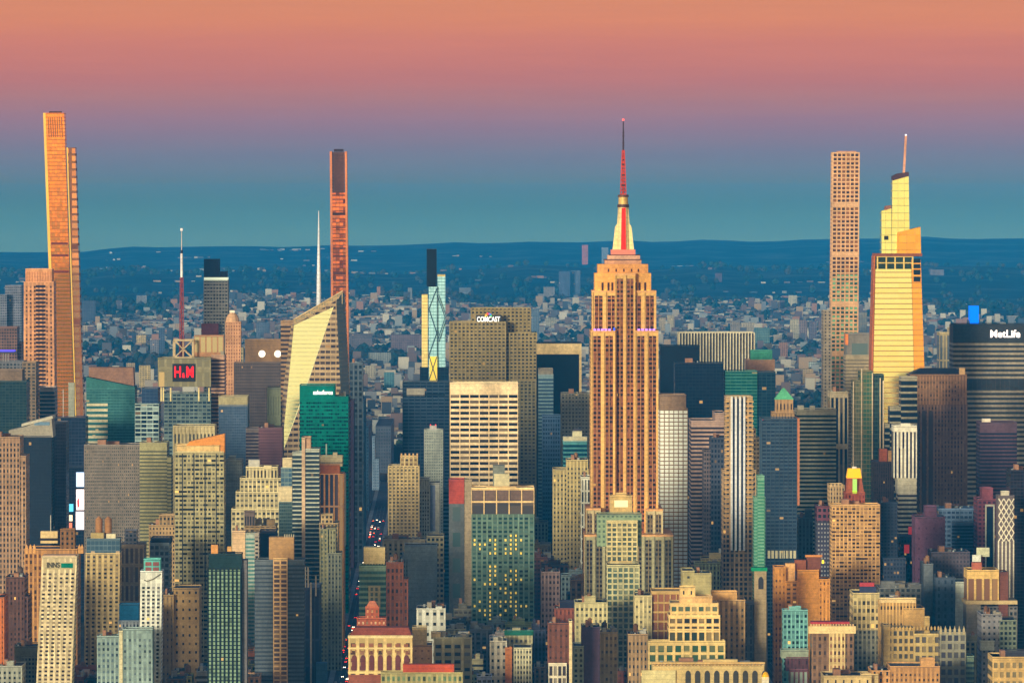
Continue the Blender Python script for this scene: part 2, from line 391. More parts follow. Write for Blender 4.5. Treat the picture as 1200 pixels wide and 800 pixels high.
            mats = [fac('window_pane', glass, tuple(int(q_ * .6) for q_ in glass), .01 + ww * .5, hh * 3, fx=.9, fz=.97, shift=.5, var=.4, lit=0., stain=.3),
                    simple('blind_behind_glass', tuple(int(q_ * .55 + g_ * .5) for q_, g_ in zip(wall, glass)), .35, stain=.2),
                    simple('lit_window', (255, 196, 110), .4, emit=.45, stain=0),
                    simple('half_blind', tuple(int(q_ * .25 + g_ * .8) for q_, g_ in zip(wall, glass)), .3, stain=.3), simple('deep_window', tuple(int(g_ * .6) for g_ in glass), .3, stain=.2)]
            mats[0] = G
            me_ = [None] * 5
            while z > zvis + mb * k:
                for i in range(n):
                    cx = x0 + ml * k + (i + .5) * b
                    wj = 1 + random.uniform(-jit, jit * .8); rr = random.random(); mi_ = 2 if rr < (s.lit if lit is None else lit) else (1 if rr < .16 * var * 2 else (3 if rr < .36 else (4 if rr < .62 else 0)))
                    if s.nwin < 100:
                        if me_[mi_] is None:
                            q_ = MB(); q_.box(-ww / 2, ww / 2, -.08, .3, 0, hh)
                            o = q_.build('window', mats[mi_], s.root); me_[mi_] = o.data
                        else:
                            o = bpy.data.objects.new('window', me_[mi_]); COL.objects.link(o); o.parent = s.root
                        o.scale.x = wj; tx = 0
                        if xlb or xrb:
                            f_ = (zt - z) / (zt - zb); tx = (cx - x0) / (x1 - x0); tx = (bx0 - x0) * f_ * (1 - tx) + (bx1 - x1) * f_ * tx
                        o.location = (cx + tx - s.org.x, y0 - s.org.y, z - s.org.z); s.nwin += 1
                    else:
                        tx = 0
                        if xlb or xrb:
                            f_ = (zt - z) / (zt - zb); tx = (cx - x0) / (x1 - x0); tx = (bx0 - x0) * f_ * (1 - tx) + (bx1 - x1) * f_ * tx
                        rest.box(cx + tx - ww / 2 * wj, cx + tx + ww / 2 * wj, y0 - .08, y0 + .3, z, z + hh, mi_)
                z -= Fl
            if rest.f:
                o = s.part(rest, 'window', mats); o['kind'] = 'stuff'
        if roof and parapet:
            h = 1.1; w = .5; a0 = x0 - .15; a1 = x1 + .15; c0 = y0 - (proud + .1 if style in ('piers', 'lattice') else .15); c1 = y1 + .15
            r = MB()
            r.box(a0, a1, c0, c0 + w, zt + .31, zt + h); r.box(a0, a1, c1 - w, c1, zt + .31, zt + h)
            r.box(a0, a0 + w, c0 + w, c1 - w, zt + .31, zt + h); r.box(a1 - w, a1, c0 + w, c1 - w, zt + .31, zt + h)
            s.part(r, 'parapet', simple('coping', tuple(min(255, int(q_ * 1.05 + 6)) for q_ in (roofc or wall)), .8, stain=.2))
        return s
    def box(s, part, c, xl, xr, yt, yb, d=0., dep=6., rough=.8, metal=0., emit=0., parent=None, mat=None):
        D = s.D + d; m = MB()
        m.box(PX(xl, D), PX(xr, D), D, D + dep, PZ(yb, D), PZ(yt, D))
        return s.part(m, part, mat or simple(part, c, rough, metal, emit, stain=0 if emit else .15), parent)
    def poly(s, part, c, pts, d=0., dep=4., rough=.8, metal=0., emit=0., mat=None):
        D = s.D + d; m = MB(); m.prism([(PX(x, D), PZ(y, D)) for x, y in pts], D, D + dep)
        return s.part(m, part, mat or simple(part, c, rough, metal, emit, stain=0 if emit else .15))
    def junk(s, n=3, tank=0, seed=None, c=None):
        rnd = random.Random(seed if seed is not None else int(s.D * 7 + len(s.tops)))
        x0, x1, y0, y1, zt, k = s.tops[-1]
        for i in range(n):
            w = rnd.uniform(.12, .34) * (x1 - x0); dd = rnd.uniform(.15, .35) * (y1 - y0); h = rnd.uniform(2, 5.5)
            cx = rnd.uniform(x0 + w * .6, x1 - w * .6); cy = rnd.uniform(y0 + dd * .6, y1 - dd * .6)
            m = MB(); m.box(cx - w / 2, cx + w / 2, cy - dd / 2, cy + dd / 2, zt - .5 + i * .01, zt + h)
            cc = c or rnd.choice(((150, 140, 125), (110, 110, 112), (190, 185, 175), (165, 120, 95), s.wall))
            s.part(m, 'rooftop_box', simple('rooftop_box', cc, .8, stain=.3))
        for i in range(tank):
            cx = rnd.uniform(x0 + 3, x1 - 3); cy = rnd.uniform(y0 + 4, y0 + .5 * (y1 - y0)); watertank(s, cx, cy, zt, rnd.uniform(1.6, 2.3), rnd)
        # vents and ducts
        m = MB()
        for i in range(n * 2):
            cx = rnd.uniform(x0 + 1, x1 - 2); cy = rnd.uniform(y0 + 1.5, y1 - 2); w = rnd.uniform(.8, 2.2)
            m.box(cx, cx + w, cy, cy + w * rnd.uniform(.8, 2), zt - .2 - i * .01, zt + rnd.uniform(1, 2.4))
        if m.f: s.part(m, 'rooftop_vents', simple('galvanised', (160, 165, 168), .5, .3, stain=.3))
        return s
    def end(s):
        s.part(s.body, 'wall', s.bmats)
        return s
def watertank(s, cx, cy, z, r, rnd):
    m = MB(); h = r * 2.1
    for a, b in ((-1, -1), (1, -1), (1, 1), (-1, 1)): m.box(cx + a * r * .6 - .15, cx + a * r * .6 + .15, cy + b * r * .6 - .15, cy + b * r * .6 + .15, z - .3, z + 2.6)
    m.cyl(cx, cy, z + 2.6, z + 2.6 + h, r, r * .95, 14); m.cyl(cx, cy, z + 2.62 + h, z + 2.6 + h * 1.35, r * 1.08, .1, 14)
    s.part(m, 'water_tank', simple('tank_cedar', rnd.choice(((120, 85, 60), (150, 110, 75), (90, 75, 70))), .9, stain=.3))
# ------------------------------------------------------------------ the ground: one sheet, curved like the earth, with the far ridges
from mathutils import noise
def ridge(x, y):
    r = math.hypot(x, y); az = math.degrees(math.atan2(x, y)); h = 0.0
    if y <= 0: return 0.0
    def bump(r0, w, a): return a * math.exp(-((r - r0) / w) ** 2)
    n = noise.noise((az * .55, 3.1, 0)) ; n2 = noise.noise((az * 1.9, 7.7, 0)); n3 = noise.noise((x / 900., y / 900., 1.0))
    h += bump(33000, 3500, 205 + 8.2 * az + 26 * n + 16 * n2 + 10 * n3)
    h += bump(24500, 2600, 120 + 22 * noise.noise((az * .9, 1.3, 4)) + 16 * n2 + 12 * n3 + 1.5 * az)
    h += bump(18800, 1700, 62 + 34 * noise.noise((az * .8, 9.3, 2)) - 1.5 * az + 10 * n3)
    return h
def ground_z(x, y): return gz(x, y) + ridge(x, y)
mb = MB()
azs = [-180 + i * 10 for i in range(17)] + [-10 + i * .25 for i in range(81)] + [20 + i * 10 for i in range(17)]
azs = sorted(set(a for a in azs if a < 180))
rs = [50, 1200, 2500, 4000, 5000, 6000, 7000, 8000] + [8600 + i * 450 for i in range(66)] + [40000, 44000]
idx = {}
for i, r in enumerate(rs):
    for j, a in enumerate(azs):
        x, y = r * math.sin(R(a)), r * math.cos(R(a))
        mb.v.append((x, y, ground_z(x, y)))
c0 = len(mb.v); mb.v.append((0, 0, 0)); n = len(azs)
for j in range(n):
    j2 = (j + 1) % n; mb.f.append((j, c0, j2)); mb.m.append(0)
    for i in range(len(rs) - 1):
        a, b = i * n, (i + 1) * n
        mb.f.append((a + j, a + j2, b + j2, b + j)); mb.m.append(0)
m, t, b = new_mat('ground'); nn = t.nodes.new; ll = t.links.new
g = nn('ShaderNodeNewGeometry')
vm = nn('ShaderNodeVectorMath'); vm.operation = 'LENGTH'; ll(g.outputs['Position'], vm.inputs[0])
def rmp(src, stops):
    r_ = nn('ShaderNodeValToRGB'); ll(src, r_.inputs[0]); e = r_.color_ramp.elements
    while len(e) < len(stops): e.new(.5)
    for k, (p_, c_) in enumerate(stops): e[k].position = p_; e[k].color = c_
    return r_.outputs[0]
def noi(scale, det=5):
    x = nn('ShaderNodeTexNoise'); x.inputs['Scale'].default_value = scale; x.inputs['Detail'].default_value = det
    ll(g.outputs['Position'], x.inputs[0]); return x.outputs[0]
city = rmp(noi(.03), [(.3, (.03, .03, .034, 1)), (.7, (.075, .075, .078, 1))])
wood = rmp(noi(.004, 8), [(.36, (.003, .012, .022, 1)), (.52, (.016, .032, .042, 1)), (.66, (.07, .075, .075, 1))])
mr_ = nn('ShaderNodeMapRange'); ll(vm.outputs['Value'], mr_.inputs[0]); mr_.inputs[1].default_value = 8500; mr_.inputs[2].default_value = 10500
mxx = nn('ShaderNodeMix'); mxx.data_type = 'RGBA'; ll(mr_.outputs[0], mxx.inputs[0]); ll(city, mxx.inputs[6]); ll(wood, mxx.inputs[7])
ll(mxx.outputs[2], b.inputs['Base Color']); b.inputs['Roughness'].default_value = .95
o = mb.build('ground', m, smooth=True); tag(o, kind='structure')

# ------------------------------------------------------------------ avenues and cross streets, pavements with kerbs
AVES = [-690, -402, -106, 236, 420, 590]
asph = simple('asphalt', (70, 70, 76), .8, stain=.35, scale=.02); pav = simple('paving', (140, 138, 135), .85, stain=.25)
line = simple('road_paint', (215, 212, 200), .6, stain=.1)
def skew(x, y): return x - (y - 4467) * .006 if -135 < x < -75 else x
def strip(mb_, x0, x1, y0, y1, h, step=250.):
    y = y0
    while y < y1 - 1:
        ya = min(y + step, y1)
        mb_.face([(skew(x0, y), y, gz(x0, y) + h), (skew(x1, y), y, gz(x1, y) + h), (skew(x1, ya), ya, gz(x1, ya) + h), (skew(x0, ya), ya, gz(x0, ya) + h)]); y = ya
rd, ps, pl_ = MB(), MB(), MB()
for ax in AVES:
    strip(rd, ax - 8.2, ax + 8.2, 3300, 8200, .06)
    for sx in (-1, 1):
        xa, xb = sorted((ax + sx * 8.2, ax + sx * 12.6)); strip(ps, xa, xb, 3300, 8200, .20)
        y = 3300
        while y < 8200: strip(ps, xa, xb, y, y + 62, .21, 62); y += 80
    for k in (-4.1, 0, 4.1):
        y = 3900.
        while y < 7000: strip(pl_, ax + k - .1, ax + k + .1, y, y + 4, .07, 4); y += 12
y = 3350
while y < 8200:
    for i in range(len(AVES) - 1): strip(rd, AVES[i] + 30, AVES[i + 1] - 30, y, y + 10, .06)
    y += 80
tag(rd.build('road', asph), kind='structure'); tag(ps.build('pavement', pav), kind='structure'); tag(pl_.build('road_marking', line), kind='structure')

# ------------------------------------------------------------------ haze
hb = MB(); hb.box(-9000, 9000, -3000, 36500, -300, 485)
hm = bpy.data.materials.new('haze'); hm.use_nodes = True; ht = hm.node_tree; ht.nodes.clear()
pv = ht.nodes.new('ShaderNodeVolumePrincipled'); ho = ht.nodes.new('ShaderNodeOutputMaterial')
pv.inputs['Color'].default_value = (.01, .34, .95, 1); pv.inputs['Density'].default_value = 2.2e-5
pv.inputs['Anisotropy'].default_value = -0.3
ht.links.new(pv.outputs[0], ho.inputs['Volume'])
tag(hb.build('haze', hm), kind='stuff')
# ------------------------------------------------------------------ landmark towers
def mirror(name, wall, tint, bay, flr, fx=.94, fz=.84, var=.12, rough=.16, refl=.85, stain=.12, warp=.012):
    return fac(name, wall, tint, bay, flr, fx=fx, fz=fz, var=var, lit=0., refl=refl, rough=rough, stain=stain, warp=warp)

# --- stone art deco skyscraper with the red lit mast
D = 4606
e = Bld('art_deco_skyscraper', D, 'tall orange limestone art deco skyscraper with setbacks and a red lit mast', wall=(230, 172, 100), glass=(52, 30, 34), dep=50, stain=.2)
esb = dict(bay=6.1, flr=5.0, fz=.55, pw=.36, proud=.9, var=.45)
e.start(694, 769)
SP = (146, 90, 60)
def esb_box(xl, xr, yt, d, dep, yb=None, n=4, groups=None, cap=True, pc=(232, 184, 112), sp=None):
    """shaft with wide stone piers between pairs of window strips"""
    DD = D + d; k = DD / F
    x0, x1 = PX(xl, DD), PX(xr, DD); zt = PZ(yt, DD); zb = e.org.z if yb is None else PZ(yb, DD)
    e.body.box(x0, x1, DD, DD + dep, zb, zt, e.mi(e.wallmat(pc)), e.mi(e.facm(4.2, 3.6, x0, x1, fx=.5, fz=.6)), e.mi(ROOFS[1]))
    b = (x1 - x0) / n
    strip = fac('window_strip', sp or SP, (34, 24, 32), 2.0, 3.65, fx=1.01, fz=.55, shift=.5, var=1.2, lit=.004, stain=.4)
    for i in range(n):
        cx = x0 + (i + .5) * b
        for s_ in (-1, 1):
            m_ = MB(); w = b * .27
            m_.box(cx + s_ * b * .17 - w / 2, cx + s_ * b * .17 + w / 2, DD - .12, DD + .3, zb, zt - (3.2 if cap else .8)); e.part(m_, 'window_strip', strip)
        m_ = MB(); m_.box(cx - .28, cx + .28, DD - .7, DD, zb, zt - 2.5); e.part(m_, 'mullion', simple('mullion', (160, 138, 104) if sp else (206, 146, 92), .6, stain=.2))
    for i in range(n + 1):
        cx = x0 + i * b; w = b * (.2 if 0 < i < n else .15)
        m_ = MB(); m_.box(max(x0, cx - w / 2), min(x1, cx + w / 2), DD - 1.1, DD - .02, zb, zt); e.part(m_, 'pier', simple('limestone', pc, .8, stain=.16))
    m_ = MB(); m_.box(x0 - .1, x1 + .1, DD - .95, DD + dep + .1, zt - .4, zt + 1.2); e.part(m_, 'cornice', e.wallmat((236, 176, 118)))
esb_box(694, 769, 342, 6, 44, n=5)
esb_box(692.5, 721, 389, 0, 56, n=2)
esb_box(744, 771.5, 389, 0, 56, n=2)
esb_box(720.5, 744.5, 322, 4, 40, n=2, cap=True)
esb_box(687, 704, 597, -14, 70, n=2, pc=(206, 188, 146), sp=(116, 100, 82)); esb_box(757, 777, 598, -14, 70, n=2, pc=(206, 188, 146), sp=(116, 100, 82))  # lower wings and base greyer: dim twilight shading put into stone and strip colours
esb_box(685, 789, 628, -30, 90, n=9, pc=(180, 172, 136), sp=(104, 98, 82))
W_ = e.wallmat((238, 172, 92))
def eb(part, xl, xr, yt, yb, d, dep, c, mat=None, **k): return e.box(part, c, xl, xr, yt, yb, d=d, dep=dep, mat=mat, **k)
eb('crown_block', 697, 763, 320, 343, 8, 40, None, W_); eb('crown_block', 700.5, 759.5, 309.5, 320, 10, 34, None, e.wallmat((226, 158, 90)))
for x in (706, 713, 717.5, 726, 731, 736, 745, 749.5, 756):
    eb('crown_window', x - 1.1, x + 1.1, 331, 342.5, 7.6, 1, (70, 40, 40))
for x in (713, 722, 731, 740, 748): eb('crown_window', x - .8, x + .8, 315, 318.5, 9.7, 1, (80, 40, 40))
for x in (702.5, 709.5, 752.5, 759.5): eb('floodlight', x - 1.6, x + 1.6, 340, 342, 6.4, 1, (255, 200, 60), emit=1.6)
for xl, xr in ((695, 716.5), (746.5, 768.5)):
    for i in range(5):
        x = xl + (xr - xl) * (i + .5) / 5; eb('purple_floodlight', x - 1.4, x + 1.4, 385.2, 388.8, .6, 2, (170, 120, 255), emit=1.5)
eb('blue_floodlight', 719, 720.6, 384, 390, .6, 2, (40, 90, 255), emit=1.2)
eb('observation_deck', 709, 751.5, 304.5, 309.5, 14, 26, (205, 150, 118)); eb('observation_deck', 712, 750, 299, 304.4, 16, 22, (215, 165, 140))
eb('deck_rail', 708, 752, 303.9, 304.9, 13.4, 27, (92, 60, 58)); eb('deck_rail', 714, 750, 298.4, 299.2, 15.4, 23, (70, 44, 46))
eb('mast_base', 716, 744.5, 292.5, 298.4, 18, 18, (222, 130, 112), emit=.1)
m_ = MB(); DD = D + 27                              # the winged mast: an octagonal shaft with four flaring buttresses
cx = PX(730.3, DD); zz = lambda y: PZ(y, DD); k = DD / F
m_.cyl(cx, DD, zz(292.6), zz(243), 8 * k, 6.3 * k, 16)
e.part(m_, 'mast', simple('mast_metal', (240, 214, 158), .45, .2, stain=.12))
for s_ in (-1, 1):
    m_ = MB(); pts = [(cx + s_ * 6 * k, zz(244)), (cx + s_ * 7.2 * k, zz(262)), (cx + s_ * 9.6 * k, zz(266)), (cx + s_ * 12.5 * k, zz(292.5)), (cx + s_ * 6 * k, zz(292.5))]
    m_.prism(pts, DD - 2.2, DD + 2.2); e.part(m_, 'mast_wing', simple('mast_wing', (246, 222, 160), .5, .1, stain=.12))
m_ = MB(); m_.frustum((cx - 2.9 * k, cx + 2.9 * k, DD - 8.6 * k, DD - 5 * k, zz(292.4)), (cx - 2.2 * k, cx + 2.2 * k, DD - 6.9 * k, DD - 4 * k, zz(243.5)))
e.part(m_, 'mast_light_panel', simple('red_light', (255, 30, 14), .4, emit=.75, stain=0))
for (ya, yb, r0, c) in ((243, 239.5, 7.2, (90, 60, 56)), (239.5, 231, 5.8, (232, 190, 110)), (231, 228.2, 6.6, (110, 74, 60))):
    m_ = MB(); m_.cyl(cx, DD, zz(ya), zz(yb), r0 * k, r0 * k * .94, 16); e.part(m_, 'lantern', simple('lantern', c, .5, .2))
red = simple('antenna_red', (196, 62, 44), .6, stain=.15); dark = simple('antenna_dark', (70, 48, 52), .6, stain=.15)
m_ = MB()
lv = [(228.2, 3.2), (212, 2.7), (196, 2.1), (182, 1.5), (176, 1.2)]
for (ya, ra), (yb, rb) in zip(lv, lv[1:]):
    for a, b_ in ((-1, -1), (1, -1), (1, 1), (-1, 1)):
        m_.bar((cx + a * ra * k, DD + b_ * ra * k, zz(ya)), (cx + a * rb * k, DD + b_ * rb * k, zz(yb)), .75)
    nseg = max(2, int((ya - yb) / 4))
    for i in range(nseg):
        y1_ = ya + (yb - ya) * i / nseg; r_ = ra + (rb - ra) * i / nseg
        m_.box(cx - r_ * k - .3, cx + r_ * k + .3, DD - r_ * k - .3, DD + r_ * k + .3, zz(y1_), zz(y1_) + 1.1)
m_.cyl(cx, DD, zz(228), zz(176), 1.1, .7, 8)
e.part(m_, 'antenna', red)
for y in range(180, 227, 6):
    m_ = MB(); r_ = (1.3 + (y - 176) / 52 * 2.0) * k + .25; m_.box(cx - r_, cx + r_, DD - r_, DD + r_, zz(y + 2.2), zz(y)); e.part(m_, 'antenna_element', simple('antenna_dark', (84, 44, 46), .6, stain=.15))
m_ = MB(); m_.cyl(cx, DD, zz(176), zz(142), .75, .42, 8)
for y in (172, 168, 160, 156): m_.cyl(cx, DD, zz(y), zz(y - 1), 1.0, 1.0, 8)
e.part(m_, 'antenna_tip', dark)
m_ = MB(); m_.cyl(cx, DD, zz(141.5), zz(139.5), .9, .9, 8); e.part(m_, 'beacon', simple('beacon_red', (255, 90, 80), .4, emit=1.5, stain=0))
e.end()

# --- tallest thin glass tower at the left, with its cantilevered eastern half
D = 6539
e = Bld('supertall_glass_tower', D, 'tallest slender tower, orange mirrored glass with a narrow lower step on its right side', wall=(150, 96, 60), dep=30)
e.start(51, 90); m_ = MB(); DD = D; k = D / F
P2 = lambda x, y, d=0.: (PX(x, D + d), PZ(y, D + d))
gl = mirror('orange_mirror_glass', (190, 100, 22), (255, 204, 96), 3.0, 4.3, fx=.93, fz=.8, var=.2, rough=.1)
gl2 = mirror('bronze_mirror_glass', (140, 90, 56), (255, 206, 150), 12.0, 8.6, fx=.7, fz=.68, var=.4, rough=.13, refl=.8)
zb = e.org.z
m_ = MB(); m_.frustum((PX(71.5, D), PX(91.5, D), D, D + 26, zb), (PX(53.8, D), PX(75.6, D), D, D + 26, PZ(132.5, D))); e.part(m_, 'main_shaft', gl)
m_ = MB(); m_.frustum((PX(67.5, D), PX(71.4, D), D + .5, D + 26, zb), (PX(51, D), PX(53.7, D), D + .5, D + 26, PZ(132.5, D))); e.part(m_, 'corner_fin', simple('gold_fin', (238, 196, 92), .35, .55, stain=.1))
m_ = MB(); m_.frustum((PX(91.6, D), PX(101.5, D), D + 2, D + 25, zb), (PX(78.6, D), PX(88.3, D), D + 2, D + 25, PZ(173, D))); e.part(m_, 'stepped_shaft', gl2)
m_ = MB(); m_.frustum((PX(91.6, D), PX(93, D), D + 1, D + 3, zb), (PX(78.3, D), PX(79.8, D), D + 1, D + 3, PZ(173, D))); e.part(m_, 'corner_fin', simple('gold_fin', (238, 196, 92), .35, .55, stain=.1))
for i in range(7):
    x = 56.5 + i * 2.6; e.poly('crown_slot', (150, 84, 30), [(x, 138), (x + 1, 138), (x + 2.0, 161), (x + 1.0, 161)], d=-.25, dep=1)
e.box('roof_plant', (92, 50, 44), 58, 72, 130.6, 132.5, d=5, dep=14)
for y in (284, 298, 317):
    f_ = (y - 132.5) / 482; xl = 54.6 + 17.5 * f_; e.poly('mechanical_band', (120, 52, 34), [(xl, y), (xl + 19.5, y), (xl + 19.6, y + 2.6), (xl + .1, y + 2.6)], d=-.2, dep=1)
for y in (286, 374):
    f_ = (y - 173) / 442; xl = 80 + 13 * f_; xr = 88.1 + 13.2 * f_; e.poly('mechanical_band', (128, 74, 50), [(xl, y), (xr, y), (xr + .15, y + 6), (xl + .15, y + 6)], d=1.7, dep=1)
e.end()

# --- feather thin stepped tower with terracotta sides
D = 6532
e = Bld('pencil_tower', D, 'pencil thin bronze tower with an open dark lattice crown behind the white spire', wall=(120, 72, 48), dep=26)
e.start(387, 409); zb = e.org.z
gl = mirror('amber_mirror_glass', (110, 56, 34), (255, 180, 110), 4.2, 4.4, fx=.93, fz=.78, var=1.0, rough=.1)
m_ = MB(); m_.frustum((PX(392, D), PX(408.5, D), D, D + 24, zb), (PX(389, D), PX(406.2, D), D, D + 24, PZ(226, D))); e.part(m_, 'glass_shaft', gl)
for xa, xb, xc_, xd in ((390, 392.2, 386.6, 389.2), (408.3, 410.5, 404.2, 406.6)):
    m_ = MB(); m_.frustum((PX(xa, D), PX(xb, D), D - .8, D + 25, zb), (PX(xc_, D), PX(xd, D), D - .8, D + 25, PZ(177.5, D)))
    e.part(m_, 'terracotta_edge', simple('terracotta', (214, 128, 80), .6, .1, stain=.25))
m_ = MB()                                       # open crown
for y in range(180, 227, 4): m_.box(PX(388.3, D), PX(405.4, D), D + .5, D + 22, PZ(y + .6, D), PZ(y, D) + .8)
for i in range(7):
    x = 389 + i * 2.6; m_.box(PX(x, D), PX(x + .7, D), D + .2, D + .9, PZ(227, D), PZ(178, D)); m_.box(PX(x, D), PX(x + .7, D), D + 21, D + 22, PZ(227, D), PZ(178, D))
m_.box(PX(390.5, D), PX(403.5, D), D + 3, D + 19, PZ(227, D), PZ(178.5, D))
e.part(m_, 'crown_lattice', simple('bronze_lattice', (104, 68, 60), .6, .2, stain=.35))
e.box('roof_plant', (60, 40, 44), 391.5, 402.5, 174.8, 177.8, d=4, dep=12)
for y in (228, 233, 249, 250.5, 266, 281, 290, 299, 309, 319, 328, 335, 346, 356): e.box('mechanical_band', (92, 50, 40), 389 + (y - 228) * .02, 406.6 + (y - 228) * .02, y, y + (3 if y in (249, 319) else 1.3), d=-.3, dep=1)
e.end()

# --- white square-windowed supertall
D = 6465
e = Bld('supertall_lattice_tower', D, 'slender square tower of peach concrete with a regular grid of six square windows per floor', wall=(222, 176, 132), dep=29)
e.start(974, 1006); zb = e.org.z
m_ = MB(); m_.frustum((PX(972.5, D), PX(1003.5, D), D + .7, D + 28.3, zb), (PX(976, D), PX(1006.5, D), D + .7, D + 28.3, PZ(178.4, D)))
e.part(m_, 'glass_core', fac('sky_glass', (150, 96, 52), (50, 34, 32), 4.95, 4.722, fx=.99, fz=.95, var=2., lit=.0, refl=.1, rough=.25))
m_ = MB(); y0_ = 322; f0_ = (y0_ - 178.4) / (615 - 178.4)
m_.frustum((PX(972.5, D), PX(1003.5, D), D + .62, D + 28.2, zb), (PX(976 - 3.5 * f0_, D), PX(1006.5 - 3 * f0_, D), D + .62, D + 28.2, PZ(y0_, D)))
e.part(m_, 'lower_glass', fac('green_reflection_tint', (120, 172, 138), (40, 56, 50), 4.95, 4.722, fx=.99, fz=.95, var=3., lit=.0, refl=.1, rough=.25))  # green reflection put into the colour of the lower panes
conc = simple('pale_concrete', (222, 172, 128), .8, stain=.14)
def lean(y, a, b): f_ = (y - 178.4) / (620 - 178.4); return a + (b - a) * f_
for i in range(7):
    f_ = i / 6; xt = 976 + f_ * 30.5; xb_ = 972.5 + f_ * 31
    w = .75
    m_ = MB(); m_.frustum((PX(xb_ - w, D), PX(xb_ + w, D), D, D + .9, zb), (PX(xt - w, D), PX(xt + w, D), D, D + .9, PZ(178.4, D))); e.part(m_, 'column', conc)
y = 178.4; c = 0
while y < 470:
    h = 1.75 if (c % 12) or c == 0 else 4.9
    m_ = MB(); xl, xr = lean(y, 976, 972.5), lean(y, 1006.5, 1003.5)
    m_.box(PX(xl - .75, D), PX(xr + .75, D), D - .06, D + 29, PZ(y + h, D), PZ(y, D)); e.part(m_, 'spandrel', conc); y += 4.85; c += 1
m_ = MB()
for xt, xb_ in ((976, 972.5), (1006.5, 1003.5)):
    for j in range(1, 7):
        yy = D + j * 29 / 6
        m_.frustum((PX(xb_ - .7, D), PX(xb_ + .7, D), yy - .6, yy + .6, zb), (PX(xt - .7, D), PX(xt + .7, D), yy - .6, yy + .6, PZ(178.4, D)))
e.part(m_, 'side_column', conc)
e.box('roof_rail', (214, 150, 120), 981, 1003, 177.2, 178.4, d=4, dep=18)
e.end()

# --- black topped museum tower with a braced blue middle
D = 6189
e = Bld('braced_glass_tower', D, 'thin tower with black top, pale blue braced glass and stepped slabs on both sides', wall=(24, 30, 40), dep=26)
e.start(494, 522)
bl = mirror('pale_blue_glass', (78, 128, 150), (178, 226, 240), 3.0, 3.6, var=.3, rough=.45, refl=.35)
m_ = MB(); m_.box(PX(502.5, D), PX(512, D), D, D + 24, PZ(450, D), PZ(336, D)); e.part(m_, 'glass_shaft', bl)
e.box('dark_crown', (20, 24, 34), 500, 511.6, 291.8, 336, d=1, dep=20, rough=.3)
m_ = MB(); m_.box(PX(494.2, D), PX(501.2, D), D + 3, D + 22, PZ(432, D), PZ(345, D)); e.part(m_, 'side_slab', mirror('straw_glass', (190, 160, 96), (250, 226, 150), 3.5, 3.6, var=.3, rough=.4, refl=.5))
m_ = MB(); m_.box(PX(512.4, D), PX(521.8, D), D + 3, D + 22, PZ(432, D), PZ(322.5, D)); e.part(m_, 'side_slab', bl)
e.box('side_slab_edge', (232, 206, 140), 512.4, 521.8, 321.6, 324, d=2.8, dep=20)
e.box('lit_lobby', (246, 214, 84), 503.3, 512.3, 417.5, 447, d=-.4, dep=4, emit=.35)
for pts in ([(502.6, 362), (511.8, 338)], [(502.6, 362), (511.8, 390)], [(502.6, 416), (511.8, 390)], [(502.6, 416), (511.8, 446)], [(502.6, 446), (511.8, 418)], [(512.5, 346), (521.6, 372)], [(512.5, 400), (521.6, 372)]):
    (xa, ya), (xb_, yb_) = pts; m_ = MB(); m_.bar((PX(xa, D), D - .2, PZ(ya, D)), (PX(xb_, D), D - .2, PZ(yb_, D)), .9); e.part(m_, 'brace', simple('dark_brace', (40, 66, 92), .5))
e.t(492, 526, 430, 'curtain', d=1.5, bay=5, flr=4, fx=.9, fz=.8, wall=(28, 44, 64), glass=(24, 36, 54), parapet=False)
e.end()

# --- slanted crystal tower with the white spire
D = 5290
e = Bld('crystal_glass_tower', D, 'angular glass tower with a bright yellow slanted face and a white spire', wall=(176, 140, 100), glass=(54, 48, 52), dep=55)
e.start(329, 410); zb = e.org.z
V = lambda x, y, d: (PX(x, D + d), D + d, PZ(y, D + d))
A, B_, C_, E_ = V(344.5, 381, 13), V(391, 359.5, 17), V(353, 471, 6), V(329.5, 534, 0)
T1, T2, R1, S_ = V(394, 352, 17), V(403, 342, 30), V(399.5, 465, 5), V(409.5, 465, 22)
fl = PX(1, D) - PX(0, D)
yel = mirror('bright_facet_glass', (214, 200, 140), (240, 246, 226), 400., 3.9, fx=1.01, fz=.78, var=.06, rough=.14, refl=.95, stain=.05)
m_ = MB(); m_.face([E_, C_, B_]); m_.face([E_, B_, A]); e.part(m_, 'slanted_facet', yel)
band = fac('facet_bands', (178, 152, 120), (58, 46, 54), 5.0, 5.15, fx=.86, fz=.5, var=.5, lit=.01, shift=.2)
R2, L2, S2 = (R1[0], R1[1], zb), (E_[0], E_[1], zb), (S_[0], S_[1], zb)
m_ = MB(); m_.face([C_, R1, T1, B_]); m_.face([E_, L2, R2, R1, C_]); e.part(m_, 'banded_face', band)
grey = fac('chamfer_glass', (128, 138, 134), (96, 120, 126), 400., 3.9, fx=1.01, fz=.7, var=.3, refl=.3, rough=.3, lit=0)
m_ = MB(); m_.face([R1, S_, T2, T1]); m_.face([R1, R2, S2, S_]); e.part(m_, 'chamfer', grey)
BR = (S_[0], D + 60, S_[2]); BT = (T2[0], D + 60, T2[2]); BL = (E_[0], D + 60, A[2]); m_ = MB()
m_.face([S_, (S2[0], D + 60, zb), BR][::-1]); m_.face([S_, S2, (S2[0], D + 60, zb), BR]); m_.face([S_, BR, BT, T2]); m_.face([T2, BT, BL, A]); m_.face([T1, T2, A, B_])
m_.face([A, BL, E_]); m_.face([E_, BL, (BL[0], D + 60, zb), L2]); m_.face([BL, BT, BR, (S2[0], D + 60, zb), (BL[0], D + 60, zb)])
e.part(m_, 'rear_walls', band)
m_ = MB(); pl = [V(344, 374.5, 15), V(401.5, 341, 20), V(391.2, 360, 20), V(344.5, 381, 15)]
